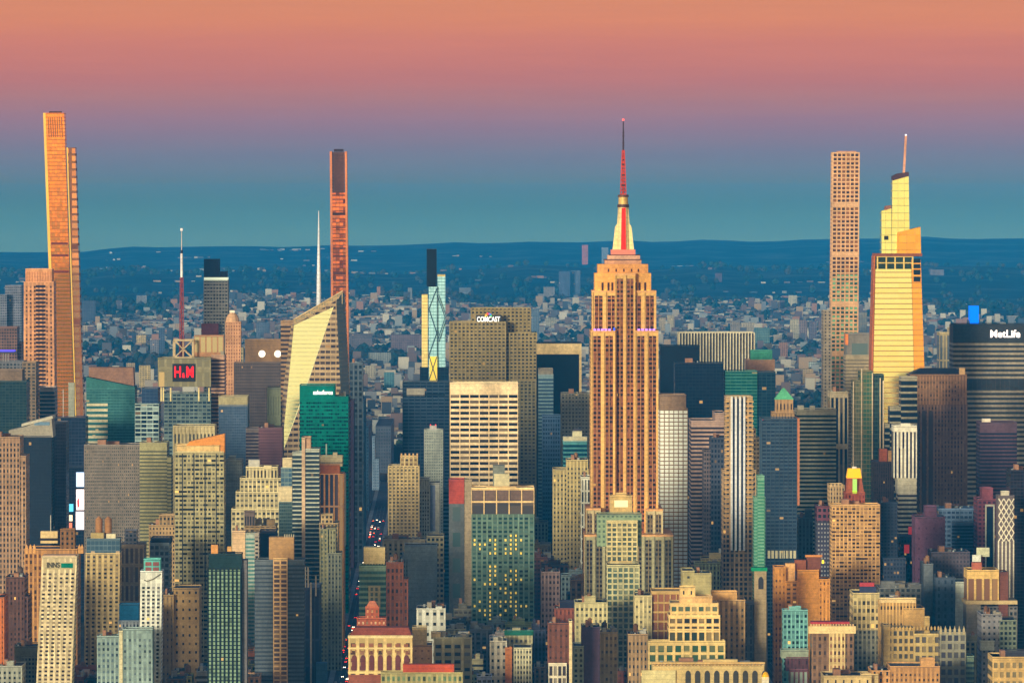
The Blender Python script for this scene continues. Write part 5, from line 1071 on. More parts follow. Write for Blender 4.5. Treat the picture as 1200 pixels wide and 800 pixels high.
# centre foreground
b = T('green_glass_midrise', 4350, 'green glass mid rise with a cream rooftop box beside the brick tower', (150, 176, 152), [(420.5, 452, 664, Bd(bay=3.6, flr=6.4, fz=.55, glass=(74, 116, 110)))], end=False, dep=26)
b.box('rooftop_box', (232, 206, 148), 426, 451, 641, 661, d=6, dep=14)
b.box('cream_bay', (216, 204, 160), 431.5, 445.5, 686, 712, d=-.6, dep=.8)
for i in range(2):
    for j in range(4): b.box('bay_window', (112, 132, 124), 434 + i * 5.5, 437 + i * 5.5, 688 + j * 6, 692 + j * 6, d=-.8, dep=.4)
for i in range(8): b.box('roof_planting', (60, 84, 60), 423 + i * 3.4, 425.5 + i * 3.4, 660.5, 664, d=1.5, dep=2)
b.end()
T('brick_loft_tower', 4340, 'red brown brick tower right of the green glass mid rise', (146, 86, 60), [(452.5, 472.5, 660, Gd(bay=5, flr=8, fx=.5, fz=.55, mt=6, glass=(82, 60, 58))), (472.5, 478, 680, Gd(d=1, bay=5, flr=8, fx=.4, fz=.5, glass=(70, 54, 54)))], junk=3, tank=1, dep=26)
b = T('red_tile_turret', 4200, 'small red brick turret with a stepped base above the cream arched palazzo', (178, 92, 62), [(418, 452, 725, Gd(bay=4.6, flr=6, fx=.4, fz=.5, mt=3, glass=(232, 196, 160))), (428, 444, 712, Gd(d=2, dep=10, yb=725, bay=5, flr=7, fx=.4, fz=.5, glass=(200, 150, 110)))], end=False, dep=16)
m_ = MB(); m_.frustum((PX(428, 4202), PX(444, 4202), 4202, 4212, PZ(712, 4202)), (PX(433, 4202), PX(439, 4202), 4205, 4209, PZ(704, 4202))); b.part(m_, 'turret_roof', simple('terracotta_tile', (196, 116, 84), .8, stain=.3)); b.end()
b = T('arched_palazzo', 4130, 'cream palazzo with a row of tall arched windows under a brick red tiled roof', (226, 196, 134), [(408, 483, 747, Gd(yb=None, bay=10.2, flr=9, fx=.5, fz=.5, mt=6, glass=(128, 82, 66), lit=0, var=.2))], end=False, dep=34)
m_ = MB(); Dq = 4130; m_.frustum((PX(409, Dq), PX(483, Dq), Dq + 1, Dq + 33, PZ(746, Dq)), (PX(416, Dq), PX(478, Dq), Dq + 10, Dq + 26, PZ(736, Dq))); b.part(m_, 'tiled_roof', simple('roof_tile', (164, 84, 62), .85, stain=.35))
for i in range(7):
    x = 412 + i * 10.2; b.poly('arched_window', (112, 62, 60), [(x, 785), (x, 770), (x + 1.2, 767.4), (x + 3, 766.6), (x + 4.8, 767.4), (x + 6, 770), (x + 6, 785)], d=-.3, dep=.5)
    b.box('attic_window', (150, 96, 70), x, x + 5, 754, 757.6, d=-.25, dep=.4)
for i in range(14): b.box('frieze_slot', (160, 120, 80), 410.5 + i * 5.2, 412.3 + i * 5.2, 760.5, 764, d=-.22, dep=.3)
b.box('balustrade', (240, 216, 160), 407.5, 483.5, 744, 747.2, d=-.5, dep=1.2); b.box('string_course', (240, 214, 158), 407.5, 483.5, 758.4, 759.8, d=-.5, dep=.8); b.box('string_course', (236, 206, 140), 407.5, 483.5, 786, 788.5, d=-.6, dep=.9); b.box('brick_base', (150, 86, 66), 408, 446, 790, 830, d=-.3, dep=.4); b.end()
T('tan_palazzo_annex', 4180, 'plain tan annex stepping down right of the arched palazzo', (176, 138, 98), [(483, 506, 757, Fc(bay=9, flr=9, fx=.3, fz=.2, glass=(130, 96, 74))), (483, 500, 736, Pl(d=3, dep=18, yb=757, wall=(196, 172, 126)))], junk=1)
b = T('terracotta_roof_hall', 4110, 'long hall with an orange terracotta roof edge and pale green windows at the bottom', (188, 176, 120), [(446, 542, 789, Gd(bay=6, flr=9, fx=.5, fz=.6, mt=3, glass=(110, 140, 110)))], end=False, dep=18)
b.box('terracotta_band', (196, 82, 52), 472, 532, 778, 788, d=3, dep=10); b.end()
b = T('blank_grey_wall_building', 4700, 'building with a huge blank grey side wall facing the camera', (140, 150, 158), [(474, 512, 640, Pl()), (470, 478, 655, Gd(d=-.5, bay=3, flr=5, fx=.4, fz=.5, wall=(130, 138, 140)))], end=False)
b.junk(2); b.end()
T('cream_rear_block', 4790, 'low cream block with a dark roof edge behind the blank grey wall', (198, 182, 146), [(448, 498, 633, Gd(bay=6, flr=5, fx=.4, fz=.5, mt=4)), (500, 520, 629, Fc(d=.6, bay=5, flr=6, wall=(190, 176, 136)))], junk=4, tank=1)
b = T('brick_panel_tower', 4680, 'grey tower with a brick red painted upper corner left of the green lit tower', (112, 112, 112), [(526, 544, 563, Pl(wall=(176, 74, 60), yb=590)), (526, 544, 589.8, Fc(d=.2, bay=20, flr=30, fx=.5, wall=(96, 100, 104), glass=(70, 92, 96))), (544.2, 553, 563, Pl(d=.6, wall=(166, 148, 122)))], dep=30)
b = T('green_lit_tower', 4550, 'green glazed tower dotted with warm lit windows under a cream framed top of five bays', (112, 138, 126),
      [(552.5, 626, 602, Gd(bay=6.1, flr=5.15, fx=.62, fz=.5, mt=4, glass=(40, 72, 74), lit=.0, var=.8)), (552.5, 626, 572.5, La(d=-.3, yb=602, bay=14.6, flr=14.6, pw=.09, fz=.86, mt=1.6, wall=(244, 206, 150), glass=(70, 66, 70), var=.1))], dep=34, end=False)
for i in range(5): b.box('brown_louvre', (122, 98, 88), 554 + i * 14.7, 566 + i * 14.7, 574.5, 586, d=-.5, dep=.5)
rw = random.Random(4)
for i in range(11):
    for j in range(22):
        if rw.random() < (.5 if i in (3, 4, 6, 7, 8) else .2): b.box('lit_window', (255, 214, 90), 555 + i * 6.05 + rw.uniform(0, .4), 557.2 + i * 6.05, 626 + j * 5.15, 628.6 + j * 5.15, d=-.25, dep=.3, emit=.42)
b.box('rooftop_tower', (120, 124, 118), 577.5, 591.5, 545, 572, d=8, dep=12); b.box('rooftop_box', (206, 194, 158), 579, 597, 555, 572, d=6, dep=2); b.box('rooftop_box', (206, 170, 120), 570, 605, 569.5, 572.4, d=4, dep=8); b.end()
# low roofs in the middle
T('cream_flat_roof', 4260, 'wide low cream building with dark window bays right of the tan annex', (200, 188, 146), [(508, 553, 748, Gd(bay=11, flr=9, fx=.6, fz=.45, mt=7, glass=(72, 72, 74))), (505, 516, 742, Pl(d=5, dep=12, yb=748, wall=(220, 190, 140)))], junk=5, seed=8)
T('white_roof_shop', 4330, 'low white walled building behind the cream flat roof', (214, 212, 200), [(488, 522, 714, Gd(bay=9, flr=12, fx=.4, fz=.3, mt=3))], junk=4, seed=9)
T('green_cornice_block', 4270, 'low pale block with a green cornice in front of the green lit tower', (196, 186, 146), [(592, 624, 744, Gd(bay=5, flr=7, fx=.5, fz=.45, mt=5, glass=(92, 86, 80))), (591, 625, 740, Pl(d=-.3, dep=3, yb=744.1, wall=(40, 110, 92)))], junk=3, seed=2)
T('white_parapet_block', 4240, 'low white block with an orange box left of the green cornice', (206, 198, 180), [(574, 594, 752, Gd(bay=6, flr=8, fx=.4, fz=.4, mt=4)), (592, 600, 760, Pl(d=-6, dep=10, wall=(214, 130, 74))), (602, 623, 760, Gd(d=-8, bay=3.4, flr=6, fx=.5, fz=.5, wall=(216, 206, 170)))], junk=3, seed=6)
T('brown_brick_tower', 4150, 'brown brick tower with a bright cream right edge and white arcade base', (124, 78, 62), [(642, 667, 731, Gd(bay=6, flr=6.4, fx=.34, fz=.4, mt=6, glass=(70, 54, 52), yb=778)), (667, 670.5, 729, Pl(d=-.4, wall=(232, 210, 160))), (643, 664, 778, La(d=-.4, bay=5, flr=14, pw=.3, fz=.8, wall=(226, 214, 190), glass=(64, 56, 60)))], junk=2, dep=24)
T('cream_loft_block', 4320, 'cream loft block with a round roof house right of the small red roofs', (214, 200, 150), [(674, 712, 707, Gd(bay=5.6, flr=7, fx=.46, fz=.45, mt=5, glass=(82, 84, 74))), (685, 698, 700, Pl(d=6, dep=10, yb=707))], junk=2, tank=1)
T('red_attic_house', 4400, 'small red brick house with dark attic left of the cream loft block', (150, 84, 66), [(650, 674, 714, Gd(bay=5, flr=8, fx=.3, fz=.4, glass=(88, 56, 56))), (656, 673, 705, Pl(d=4, dep=10, wall=(44, 44, 66)))], junk=2)
T('pink_window_house', 4560, 'small pinkish house with rows of square windows left of the art deco base', (176, 146, 142), [(634, 656, 671, Gd(bay=4.6, flr=6.5, fx=.5, fz=.5, mt=3, glass=(66, 56, 70)))], junk=3)
T('violet_brick_house', 4180, 'dark violet brick building behind the brown brick tower', (88, 66, 84), [(682, 703, 736, Pl()), (672, 684, 758, Gd(d=-3, bay=5, flr=6, fx=.5, fz=.5, wall=(170, 176, 150)))], junk=2, tank=1)
T('buff_warehouse', 4210, 'buff warehouse with two rows of windows right of the violet brick building', (190, 164, 116), [(703.5, 724, 742, Gd(bay=4.6, flr=8, fx=.5, fz=.4, mt=4, glass=(110, 92, 70)))], junk=4, tank=1, seed=12)
T('tan_warehouse', 4212, 'low tan warehouse tucked against the left of the cream corner loft', (172, 140, 104), [(736, 759, 744, Gd(bay=5, flr=9, fx=.4, fz=.4, mt=8))], junk=3, tank=1, seed=14)
T('white_grid_loft', 4400, 'green framed loft with a cream window grid in front of the art deco skyscraper', (132, 150, 122), [(700, 752, 604, Fc(d=8, yb=640, bay=5, flr=6, fx=.5, fz=.5, glass=(86, 106, 96))), (711, 747, 611, La(d=2, yb=657, bay=6, flr=5.6, pw=.3, fz=.66, wall=(222, 204, 150), glass=(74, 86, 82))), (711.5, 749.5, 663, La(bay=6.3, flr=6.6, pw=.3, fz=.7, wall=(204, 196, 152), glass=(78, 98, 92)))], dep=30)
b = T('lit_crown_tower', 4480, 'tan crown block with a bright sign panel in front of the art deco skyscraper', (220, 184, 120), [(715, 741, 582, Pl(dep=16)), (722, 734, 579, Pl(d=3, dep=8))], end=False)
b.box('bright_panel', (255, 236, 190), 720, 736, 586, 594, d=-.4, dep=.4, emit=.25); b.end()
# right of centre
b = T('cream_corner_loft', 4300, 'cream loft with white grid face and brown side wing beside the ornate stepped building', (224, 206, 154), [(744, 764, 699, Gd(bay=5, flr=6, fx=.5, fz=.5, mt=4, glass=(150, 142, 112))), (764, 800, 694, La(d=3, bay=7, flr=11, pw=.16, fz=.8, wall=(222, 180, 112), glass=(150, 96, 70), var=.1))], junk=2)
b = T('ornate_stepped_building', 4200, 'ornate cream building stepping up in tiers of tall dark windows', (240, 202, 136),
      [(784, 844, 722, La(bay=8.4, flr=9, pw=.28, fz=.6, mt=2.5, glass=(40, 44, 48), proud=.8, yb=738)), (784, 844, 738, La(d=-.4, bay=8.4, flr=24, pw=.28, fz=.9, mt=2.5, glass=(34, 54, 52), proud=.8)), (786, 842, 708, La(d=1, bay=8.4, flr=9, pw=.3, fz=.6, mt=2.5, yb=722, glass=(72, 96, 84))), (797, 835, 700, Pl(d=4, dep=20, yb=708, wall=(236, 190, 130))), (797, 815, 688, Fc(d=6, dep=10, yb=700, bay=8, flr=8, fx=.2)), (760, 850, 752, La(d=-10, dep=12, bay=9.6, flr=11, pw=.32, fz=.7, mt=4, wall=(232, 200, 134), glass=(50, 84, 66)))], end=True, dep=34)
T('tan_windowed_wing', 4230, 'tan wing with a pale centre panel right of the ornate stepped building', (186, 148, 100), [(842, 873.5, 704, Gd(bay=6.4, flr=7, fx=.36, fz=.45, mt=9, glass=(70, 66, 62))), (834, 864, 694, Pl(d=4, dep=12, yb=704, wall=(220, 168, 104)))], junk=1, dep=28)
b = T('olive_top_tower', 4330, 'blank olive box tower rising behind the ornate stepped building', (188, 174, 124), [(813, 834, 673, Pl()), (800, 814, 670, Fc(d=2, bay=12, flr=14, fx=.2, fz=.2, glass=(60, 60, 56)))], junk=1)
b = T('arcade_palazzo', 4105, 'long tan arcaded building with arched windows along the bottom', (214, 186, 128), [(765, 896, 780, Pl())], end=False, dep=26)
for i in range(9): x = 803.5 + i * 11.2; b.poly('arched_window', (70, 66, 60), [(x, 800), (x, 789), (x + 1, 786.4), (x + 3.2, 785), (x + 5.4, 786.4), (x + 6.4, 789), (x + 6.4, 800)], d=-.25, dep=.4)
for i in range(32): b.box('cornice_bracket', (190, 150, 96), 767 + i * 4, 768.6 + i * 4, 777.5, 779.8, d=-1.0, dep=.9)
b.box('cornice', (222, 182, 118), 764, 897, 775.5, 777.5, d=-1.2, dep=3); b.box('blank_wall', (222, 206, 152), 752, 792, 785, 830, d=-1.5, dep=1.2); b.junk(5, 0, 3); b.end()
b = T('gold_dome_turret', 4095, 'tiny white turret with a golden dome at the end of the arcaded building', (232, 220, 196), [(893.5, 901.5, 795, Pl(dep=5))], end=False)
m_ = MB(); cxq = PX(897.5, 4097.5); zq = PZ(795, 4097)
for i in range(5):
    a0, a1 = i / 5 * 1.5, (i + 1) / 5 * 1.5; m_.cyl(cxq, 4097.5, zq + 5.2 * math.sin(a0), zq + 5.2 * math.sin(a1), 2.7 * math.cos(a0), max(.1, 2.7 * math.cos(a1)), 14)
b.part(m_, 'gold_dome', simple('gold_leaf', (255, 186, 20), .3, .4, emit=.25, stain=0)); b.end()
b = T('church_tower', 4250, 'grey tan clock style tower with an arched opening and green cornice', (160, 140, 110), [(884.5, 898.5, 669, Pl(dep=10)), (872, 900, 708, Fc(d=4, bay=6, flr=8, fx=.3, fz=.7, wall=(110, 104, 104), glass=(70, 72, 84)))], end=False)
b.box('green_cornice', (30, 140, 100), 881, 899.5, 665, 669, d=-.8, dep=12); b.poly('arched_opening', (56, 54, 60), [(889, 690), (889, 679), (890.4, 676), (892, 675.4), (893.6, 676), (895, 679), (895, 690)], d=-.2, dep=.4); b.end()
b = T('orange_sunlit_block', 4310, 'bright orange block with blank walls and stepped roof boxes', (226, 154, 74), [(935, 960, 669, Pl()), (908, 921, 666, Gd(d=.5, bay=4, flr=7, fx=.4, fz=.4, mt=6, glass=(130, 84, 52))), (921, 935, 682, Gd(d=-.6, bay=6, flr=5, fx=.55, fz=.45, glass=(110, 78, 54))), (960, 973, 680, Gd(d=.4, bay=5, flr=7, fx=.35, fz=.4, glass=(140, 90, 54)))], end=False, dep=26)
b.box('rooftop_box', (246, 186, 120), 921, 932, 660, 680, d=4, dep=10); b.box('rooftop_box', (150, 86, 60), 932, 945, 656, 668, d=7, dep=10); b.box('rooftop_box', (132, 78, 62), 946, 962, 653, 676, d=9, dep=10); b.box('rooftop_beam', (230, 150, 84), 944, 964, 650, 652.5, d=9, dep=2); b.box('yellow_lamp', (255, 220, 60), 963.5, 966, 656, 660, d=8, dep=1, emit=.8); b.end()
T('turquoise_small_tower', 4190, 'small turquoise glazed building with irregular windows', (126, 186, 184), [(918, 947, 716, Gd(bay=4.8, flr=6.2, fx=.6, fz=.55, mt=4, glass=(36, 60, 72), var=1.)), (925, 939, 712, Pl(d=3, dep=8))], junk=2, dep=16)
T('dark_red_gabled_block', 4140, 'dark red brick block with a grey green roof edge below the turquoise building', (96, 62, 70), [(922, 948, 771, Gd(bay=4.2, flr=8, fx=.4, fz=.5, mt=3, yb=786, glass=(60, 46, 56))), (916, 948, 763, Pl(d=1, yb=771, dep=16, wall=(140, 150, 134))), (926, 947, 785, La(d=-.5, bay=6, flr=20, pw=.3, fz=.9, wall=(110, 70, 80), glass=(150, 170, 160)))], junk=3, dep=22)
b = T('corniced_brown_block', 4130, 'brown block with a heavy cream cornice, red roof edge and cream centre bays', (140, 108, 84), [(952, 1001, 742, Gd(bay=6, flr=8.4, fx=.44, fz=.5, mt=4, glass=(78, 62, 58))), (972, 991, 742, Gd(d=-.7, bay=5, flr=8.4, fx=.44, fz=.5, mt=4, wall=(226, 196, 140), glass=(110, 62, 50)))], end=False, dep=26)
b.box('cornice', (238, 208, 150), 948, 1003.5, 733.5, 742, d=-1.6, dep=4); b.box('red_roof_edge', (190, 70, 74), 951, 996, 728.5, 731, d=3, dep=14)
for i in range(16): b.box('dentil', (230, 190, 140), 950 + i * 3.3, 951.6 + i * 3.3, 731, 733.5, d=-1, dep=2)
b.junk(2); b.end()
b = T('cream_arcade_tower', 4270, 'cream tower with arched upper windows and grey lower floors, flag coloured roof banner', (216, 194, 140), [(1000, 1031, 696, Gd(bay=5, flr=9, fx=.6, fz=.5, mt=8, yb=738, glass=(88, 80, 66))), (1001, 1031.5, 737, Gd(d=.3, bay=5, flr=6, fx=.5, fz=.5, wall=(140, 138, 122), glass=(60, 66, 72)))], end=False)
b.box('red_roof_banner', (196, 72, 80), 1008, 1025, 682.5, 687, d=6, dep=5); b.box('blue_roof_banner', (64, 70, 104), 1008, 1027, 687.2, 694, d=6, dep=5); b.junk(2); b.end()
T('tan_windowless_block', 4250, 'tan block with a blank sunlit right wall and cream cornice', (206, 162, 100), [(1031.5, 1074, 706, Gd(bay=4, flr=20, fx=.5, fz=.2, mt=4, glass=(70, 62, 58))), (1060, 1084, 714, Pl(d=-.8)), (1031, 1074, 702, Pl(d=-.6, dep=4, yb=706, wall=(240, 206, 150)))], junk=4, tank=1, seed=21)
b = T('gothic_olive_hall', 4180, 'olive stone gothic building with tall bays and crenellated skyline', (190, 160, 104), [(1040, 1072, 737, La(bay=6.4, flr=9, pw=.4, fz=.6, glass=(74, 72, 68))), (1072, 1102.5, 744, La(d=-1.5, bay=7.6, flr=11, pw=.36, fz=.64, glass=(92, 86, 84), wall=(208, 180, 120))), (1036, 1044, 734, Pl(d=-.8)), (1084, 1090, 724, Pl(d=3, dep=6))], end=False, dep=24)
for i in range(15): b.poly('merlon', (196, 160, 100), [(1042 + i * 4.1, 738), (1042 + i * 4.1, 735), (1043 + i * 4.1, 733), (1044 + i * 4.1, 735), (1044 + i * 4.1, 738)], d=-1.9, dep=2)
b.end()
T('orange_front_block', 4100, 'orange tan low block with roof shed at the bottom, right of the corniced brown block', (206, 152, 96), [(1022, 1044, 787, Fc(bay=8, flr=8, fx=.3)), (1044, 1102, 782, Gd(d=1, bay=5.5, flr=6, fx=.4, fz=.5, mt=7, glass=(110, 84, 70))), (1080, 1096, 773, Pl(d=5, dep=10, yb=782, wall=(226, 170, 110)))], junk=3)
T('cream_bottom_roof', 4090, 'plain cream low building at the bottom below the corniced brown block', (206, 178, 126), [(966, 1022, 793, Fc(bay=10, flr=8, fx=.2)), (1010, 1030, 791, Pl(d=4, dep=10))], junk=2)
b = T('gothic_grey_tower', 4160, 'grey gothic tower with tall dark bays and pointed finials', (142, 138, 122), [(1102.5, 1132.5, 742, La(bay=7.4, flr=10, pw=.34, fz=.66, glass=(66, 64, 76), var=.7)), (1133, 1142, 770, Bd(d=.5, bay=3, flr=6, fz=.5, wall=(130, 150, 130), glass=(60, 80, 84)))], end=False, dep=24)
for i in range(6): x = 1102 + i * 5.4; b.poly('finial', (176, 160, 124), [(x, 743), (x, 738), (x + 1.3, 733), (x + 2.6, 738), (x + 2.6, 743)], d=-1, dep=2)
b.end()
b = T('tan_columned_tower', 4350, 'tan tower with tall recessed bays above a wide pale cornice', (224, 184, 114), [(1134, 1171, 669, La(bay=9.4, flr=34, pw=.28, fz=.82, mt=9, glass=(130, 92, 70), yb=703)), (1171, 1182, 672, Pl(d=1, wall=(120, 72, 60))), (1133, 1150, 708, Pl(d=.6, wall=(150, 140, 128))), (1150, 1193, 712, Fc(d=2, bay=5, flr=7, wall=(110, 104, 104)))], end=False, dep=30)
b.box('wide_cornice', (196, 170, 124), 1132, 1193, 703.5, 708, d=-1.4, dep=34); b.box('rooftop_box', (196, 110, 84), 1140, 1151, 659, 668, d=6, dep=8); b.box('white_roof_sign', (236, 236, 226), 1140, 1150, 650, 658, d=6, dep=2); b.box('white_roof_sign', (206, 206, 176), 1145, 1160, 641.5, 652, d=9, dep=2); b.end()
T('cream_octagon_block', 4090, 'cream block with pale string courses and a dark attic in the bottom right corner', (222, 182, 116), [(1164, 1215, 771, La(bay=7.6, flr=11, pw=.4, fz=.6, glass=(122, 112, 84), mt=5)), (1180, 1215, 764, Pl(d=5, dep=14, yb=771, wall=(62, 60, 72)))], junk=1)
T('grey_wedge_block', 4230, 'grey block with a white wedge wall left of the cream corner block', (132, 128, 132), [(1151, 1175, 721, Fc(bay=6, flr=7, fx=.4, fz=.4)), (1150, 1166, 752, Pl(d=-2, dep=8, yb=762, wall=(206, 210, 200))), (1172, 1192, 728, Fc(d=-1, bay=5, flr=6, wall=(126, 134, 116)))], junk=5, tank=1, seed=31)
T('slate_shed_tower', 4420, 'dark slate building with a pale edge in front of the violet block', (76, 86, 104), [(1097, 1120, 678, Fc(bay=8, flr=8, fx=.3, glass=(44, 54, 72))), (1120, 1136, 683, Pl(d=.5, wall=(196, 200, 188)))], junk=3)
T('grey_pipe_tower', 4440, 'slim plain grey tower with a round tank on top, in front of the violet block', (104, 110, 118), [(1083, 1094, 662, Pl())], tank=1, junk=1)
T('long_slate_roof', 4480, 'long low slate block with faint windows behind the tan columned tower', (86, 76, 86), [(1092, 1137, 648, Fc(bay=4, flr=5, fx=.5, glass=(60, 60, 72), lit=.03))], junk=3)
T('maroon_low_block', 4600, 'maroon brick low block with white band left of the tan apartments', (104, 60, 72), [(958, 975, 594, Fc(bay=6, flr=7)), (958, 976, 612, Fc(d=-2, bay=4, flr=5, fx=.5, fz=.4, wall=(66, 62, 80), glass=(160, 160, 168)))], junk=2)
T('grey_gable_block', 4640, 'grey blocks with tiny windows right of the blue shaded tower', (112, 122, 128), [(936, 953, 608, Gd(bay=4, flr=5, fx=.5, fz=.5, mt=8, glass=(50, 58, 70))), (944, 952, 598, Pl(d=5, dep=8))], junk=3)
T('navy_shadow_block', 4600, 'dark navy block right of the tan apartments with faint lit windows', (54, 60, 78), [(1032, 1052, 590, Fc(bay=4, flr=4, fx=.6, glass=(36, 44, 62), lit=.03)), (1036, 1062, 655, Fc(d=-20, bay=4, flr=5, glass=(40, 46, 64), lit=.05))], junk=2)
b = T('red_sign_block', 4640, 'dark block carrying two small red signs left of the violet block', (62, 64, 84), [(1056, 1074, 630, Fc(bay=4, flr=5, lit=.04))], end=False)
b.box('red_sign', (240, 60, 60), 1065, 1072, 617, 626, d=2, dep=1, emit=.3); b.box('red_sign', (240, 64, 54), 1060, 1066, 638, 648, d=-1, dep=.8, emit=.3); b.end()
T('slate_roof_hall', 4350, 'low grey hall with dark glass roof in front of the tan apartments', (112, 112, 112), [(1031, 1080, 690, Fc(bay=6, flr=7, glass=(50, 56, 60))), (1050, 1080, 686, Pl(d=6, dep=20, yb=690))], junk=6, seed=41)
# ------------------------------------------------------------------ infill: low and mid rise houses between the named buildings
import re
def short(lb):
    w = re.split(r'(?: with | left | right | in front | behind | below | above | at the | between | beside | of | whose | that | joined | dotted | of alternating | and |, | just | stepping | on | under | among | to | squeezed | cut | deep | closing | rising | touching | peeking | carrying | facing | wrapped )', ' ' + lb)[0].strip()
    return w
REFS = []
for o in list(COL.objects):
    if o.type == 'EMPTY' and 'label' in o: REFS.append((o.location.x, o.location.y, short(o['label'])))
cnt = {}
for x, y, s_ in REFS: cnt[s_] = cnt.get(s_, 0) + 1
REFS = [r_ for r_ in REFS if cnt[r_[2]] == 1 and 2 <= len(r_[2].split()) <= 6]
used_labels = set()
# skyline already built, per picture column: list of (depth, top row)
def col(x, y): return (x / y - math.tan(YAW)) * F + 600
def row(z, y): return 237 + (CAMH - z) / y * F
skyl = [[] for _ in range(240)]
for ob in list(COL.objects):
    if ob.type != 'MESH' or not ob.parent or ob.name.split('.')[0] != 'wall': continue
    org = ob.parent.location
    vs_ = ob.data.vertices
    for i in range(0, len(vs_) - 7, 8):
        cc = [vs_[i + j].co + org for j in range(8)]
        xs_ = [col(c_.x, c_.y) for c_ in cc[:2]]; top = max(c_.z for c_ in cc); yy = min(c_.y for c_ in cc)
        for b_ in range(max(0, int(xs_[0] / 5)), min(240, int(xs_[1] / 5) + 1)): skyl[b_].append((yy, row(top, yy)))
def hidden(x0, x1, y, ytop):
    c0_, c1_ = col(x0, y), col(x1, y); vis = 0; tot = 0
    for b_ in range(max(0, int(c0_ / 5)), min(240, int(c1_ / 5) + 1)):
        tot += 1
        if not any(d_ < y and t_ < ytop + 4 for d_, t_ in skyl[b_]) and ytop < 797: vis += 1
    return tot == 0 or vis < max(1, tot * .34)
TONES = [('cream', (214, 194, 150)), ('tan', (184, 146, 104)), ('red brick', (150, 84, 66)), ('brown brick', (120, 84, 70)), ('grey', (142, 142, 140)), ('pale blue grey', (150, 166, 172)),
         ('white', (222, 218, 204)), ('dark slate', (78, 82, 98)), ('buff', (200, 172, 122)), ('rust', (172, 104, 70)), ('olive', (146, 142, 112)), ('dark brown', (92, 70, 66))]
rf = random.Random(11)
nfill = 0
def fill(D0, D1, n, hmin, hmax, wmin, wmax, xr=(0, 1200), tries=4000):
    global nfill
    made = 0
    for _ in range(tries):
        if made >= n: break
        y = 3350 + 80 * rf.randint(int((D0 - 3350) / 80), int((D1 - 3350) / 80)) + rf.choice((14, 46))
        pxc = rf.uniform(*xr); x = PX(pxc, y)
        if y > 5150 and 400 < pxc < 470: continue
        if 4250 < y < 4720 and 468 < pxc < 530: continue
        w = rf.uniform(wmin, wmax); dp = rf.uniform(22, 44)
        x0, x1 = x - w / 2, x + w / 2
        if any(abs(x - a_) < 15 + w / 2 for a_ in AVES): continue
        if any(x0 < f_[1] + 1.5 and x1 > f_[0] - 1.5 and y < f_[3] + 1.5 and y + dp > f_[2] - 1.5 for f_ in FOOT): continue
        h = rf.uniform(hmin, hmax); ztop = gz(x, y) + h; yt = row(ztop, y)
        if hidden(x0, x1, y, yt): continue
        tone, c = rf.choice(TONES); c = tuple(max(20, min(250, int(v * rf.uniform(.88, 1.1)))) for v in c)
        flr = 3.6; k = y / F
        style = rf.choice(('grid', 'grid', 'bands', 'lattice', 'grid'))
        size = 'low' if h < 24 else ('mid height' if h < 46 else 'tall')
        feat = rf.choice(('water tank on its roof', 'roof boxes', 'flat roof', 'roof vents'))
        best = sorted((abs(col(rx, ry) - pxc) * 1.0 + abs(ry - y) * .06, rx, ry, s_) for rx, ry, s_ in REFS)[:6]
        lb = None
        for bd, rx, ry, s_ in best:
            rel = 'left of' if pxc < col(rx, ry) - 8 else ('right of' if pxc > col(rx, ry) + 8 else ('behind' if y > ry else 'in front of'))
            ft = '' if feat in ('roof vents', 'roof boxes') else ' with ' + ('a ' if True else '') + feat
            t_ = '%s %s %s%s %s the %s' % (size, tone, {'grid': 'building', 'bands': 'ribbon windowed building', 'lattice': 'framed building'}[style], ft, rel, s_)
            if t_ not in used_labels and len(t_.split()) <= 16: lb = t_; break
        if not lb: continue
        used_labels.add(lb)
        gl = rf.choice(((50, 48, 54), (62, 66, 72), (44, 54, 66), (84, 74, 68)))
        B_ = Bld({'grid': 'city_house', 'bands': 'office_block', 'lattice': 'loft_building'}[style], y, lb, wall=c, glass=gl, dep=dp, stain=.28, lit=.02, group='low and mid rise buildings filling the blocks')
        xl, xr_ = col(x0, y), col(x1, y)
        B_.t(xl, xr_, yt, style=style, bay=rf.uniform(3., 4.6) / k, flr=flr / k * rf.uniform(.95, 1.2), fx=rf.uniform(.38, .6), fz=rf.uniform(.42, .58), mt=rf.uniform(1, 3), pw=.3)
        if h > 30 and rf.random() < .5: B_.t(xl + (xr_ - xl) * .25, xl + (xr_ - xl) * .7, yt - 4 / k, 'plain', d=6, dep=10, yb=yt)
        B_.junk(rf.randint(1, 4), 1 if 'tank' in feat else 0, seed=nfill)
        B_.end(); nfill += 1; made += 1
        for b_ in range(max(0, int(xl / 5)), min(240, int(xr_ / 5) + 1)): skyl[b_].append((y, yt))
    return made
made = [fill(4060, 4330, 60, 8, 22, 8, 22), fill(4330, 4700, 46, 14, 40, 12, 26), fill(4700, 5300, 44, 22, 66, 16, 34), fill(5300, 6300, 18, 40, 90, 22, 44)]
print('FILL', made)

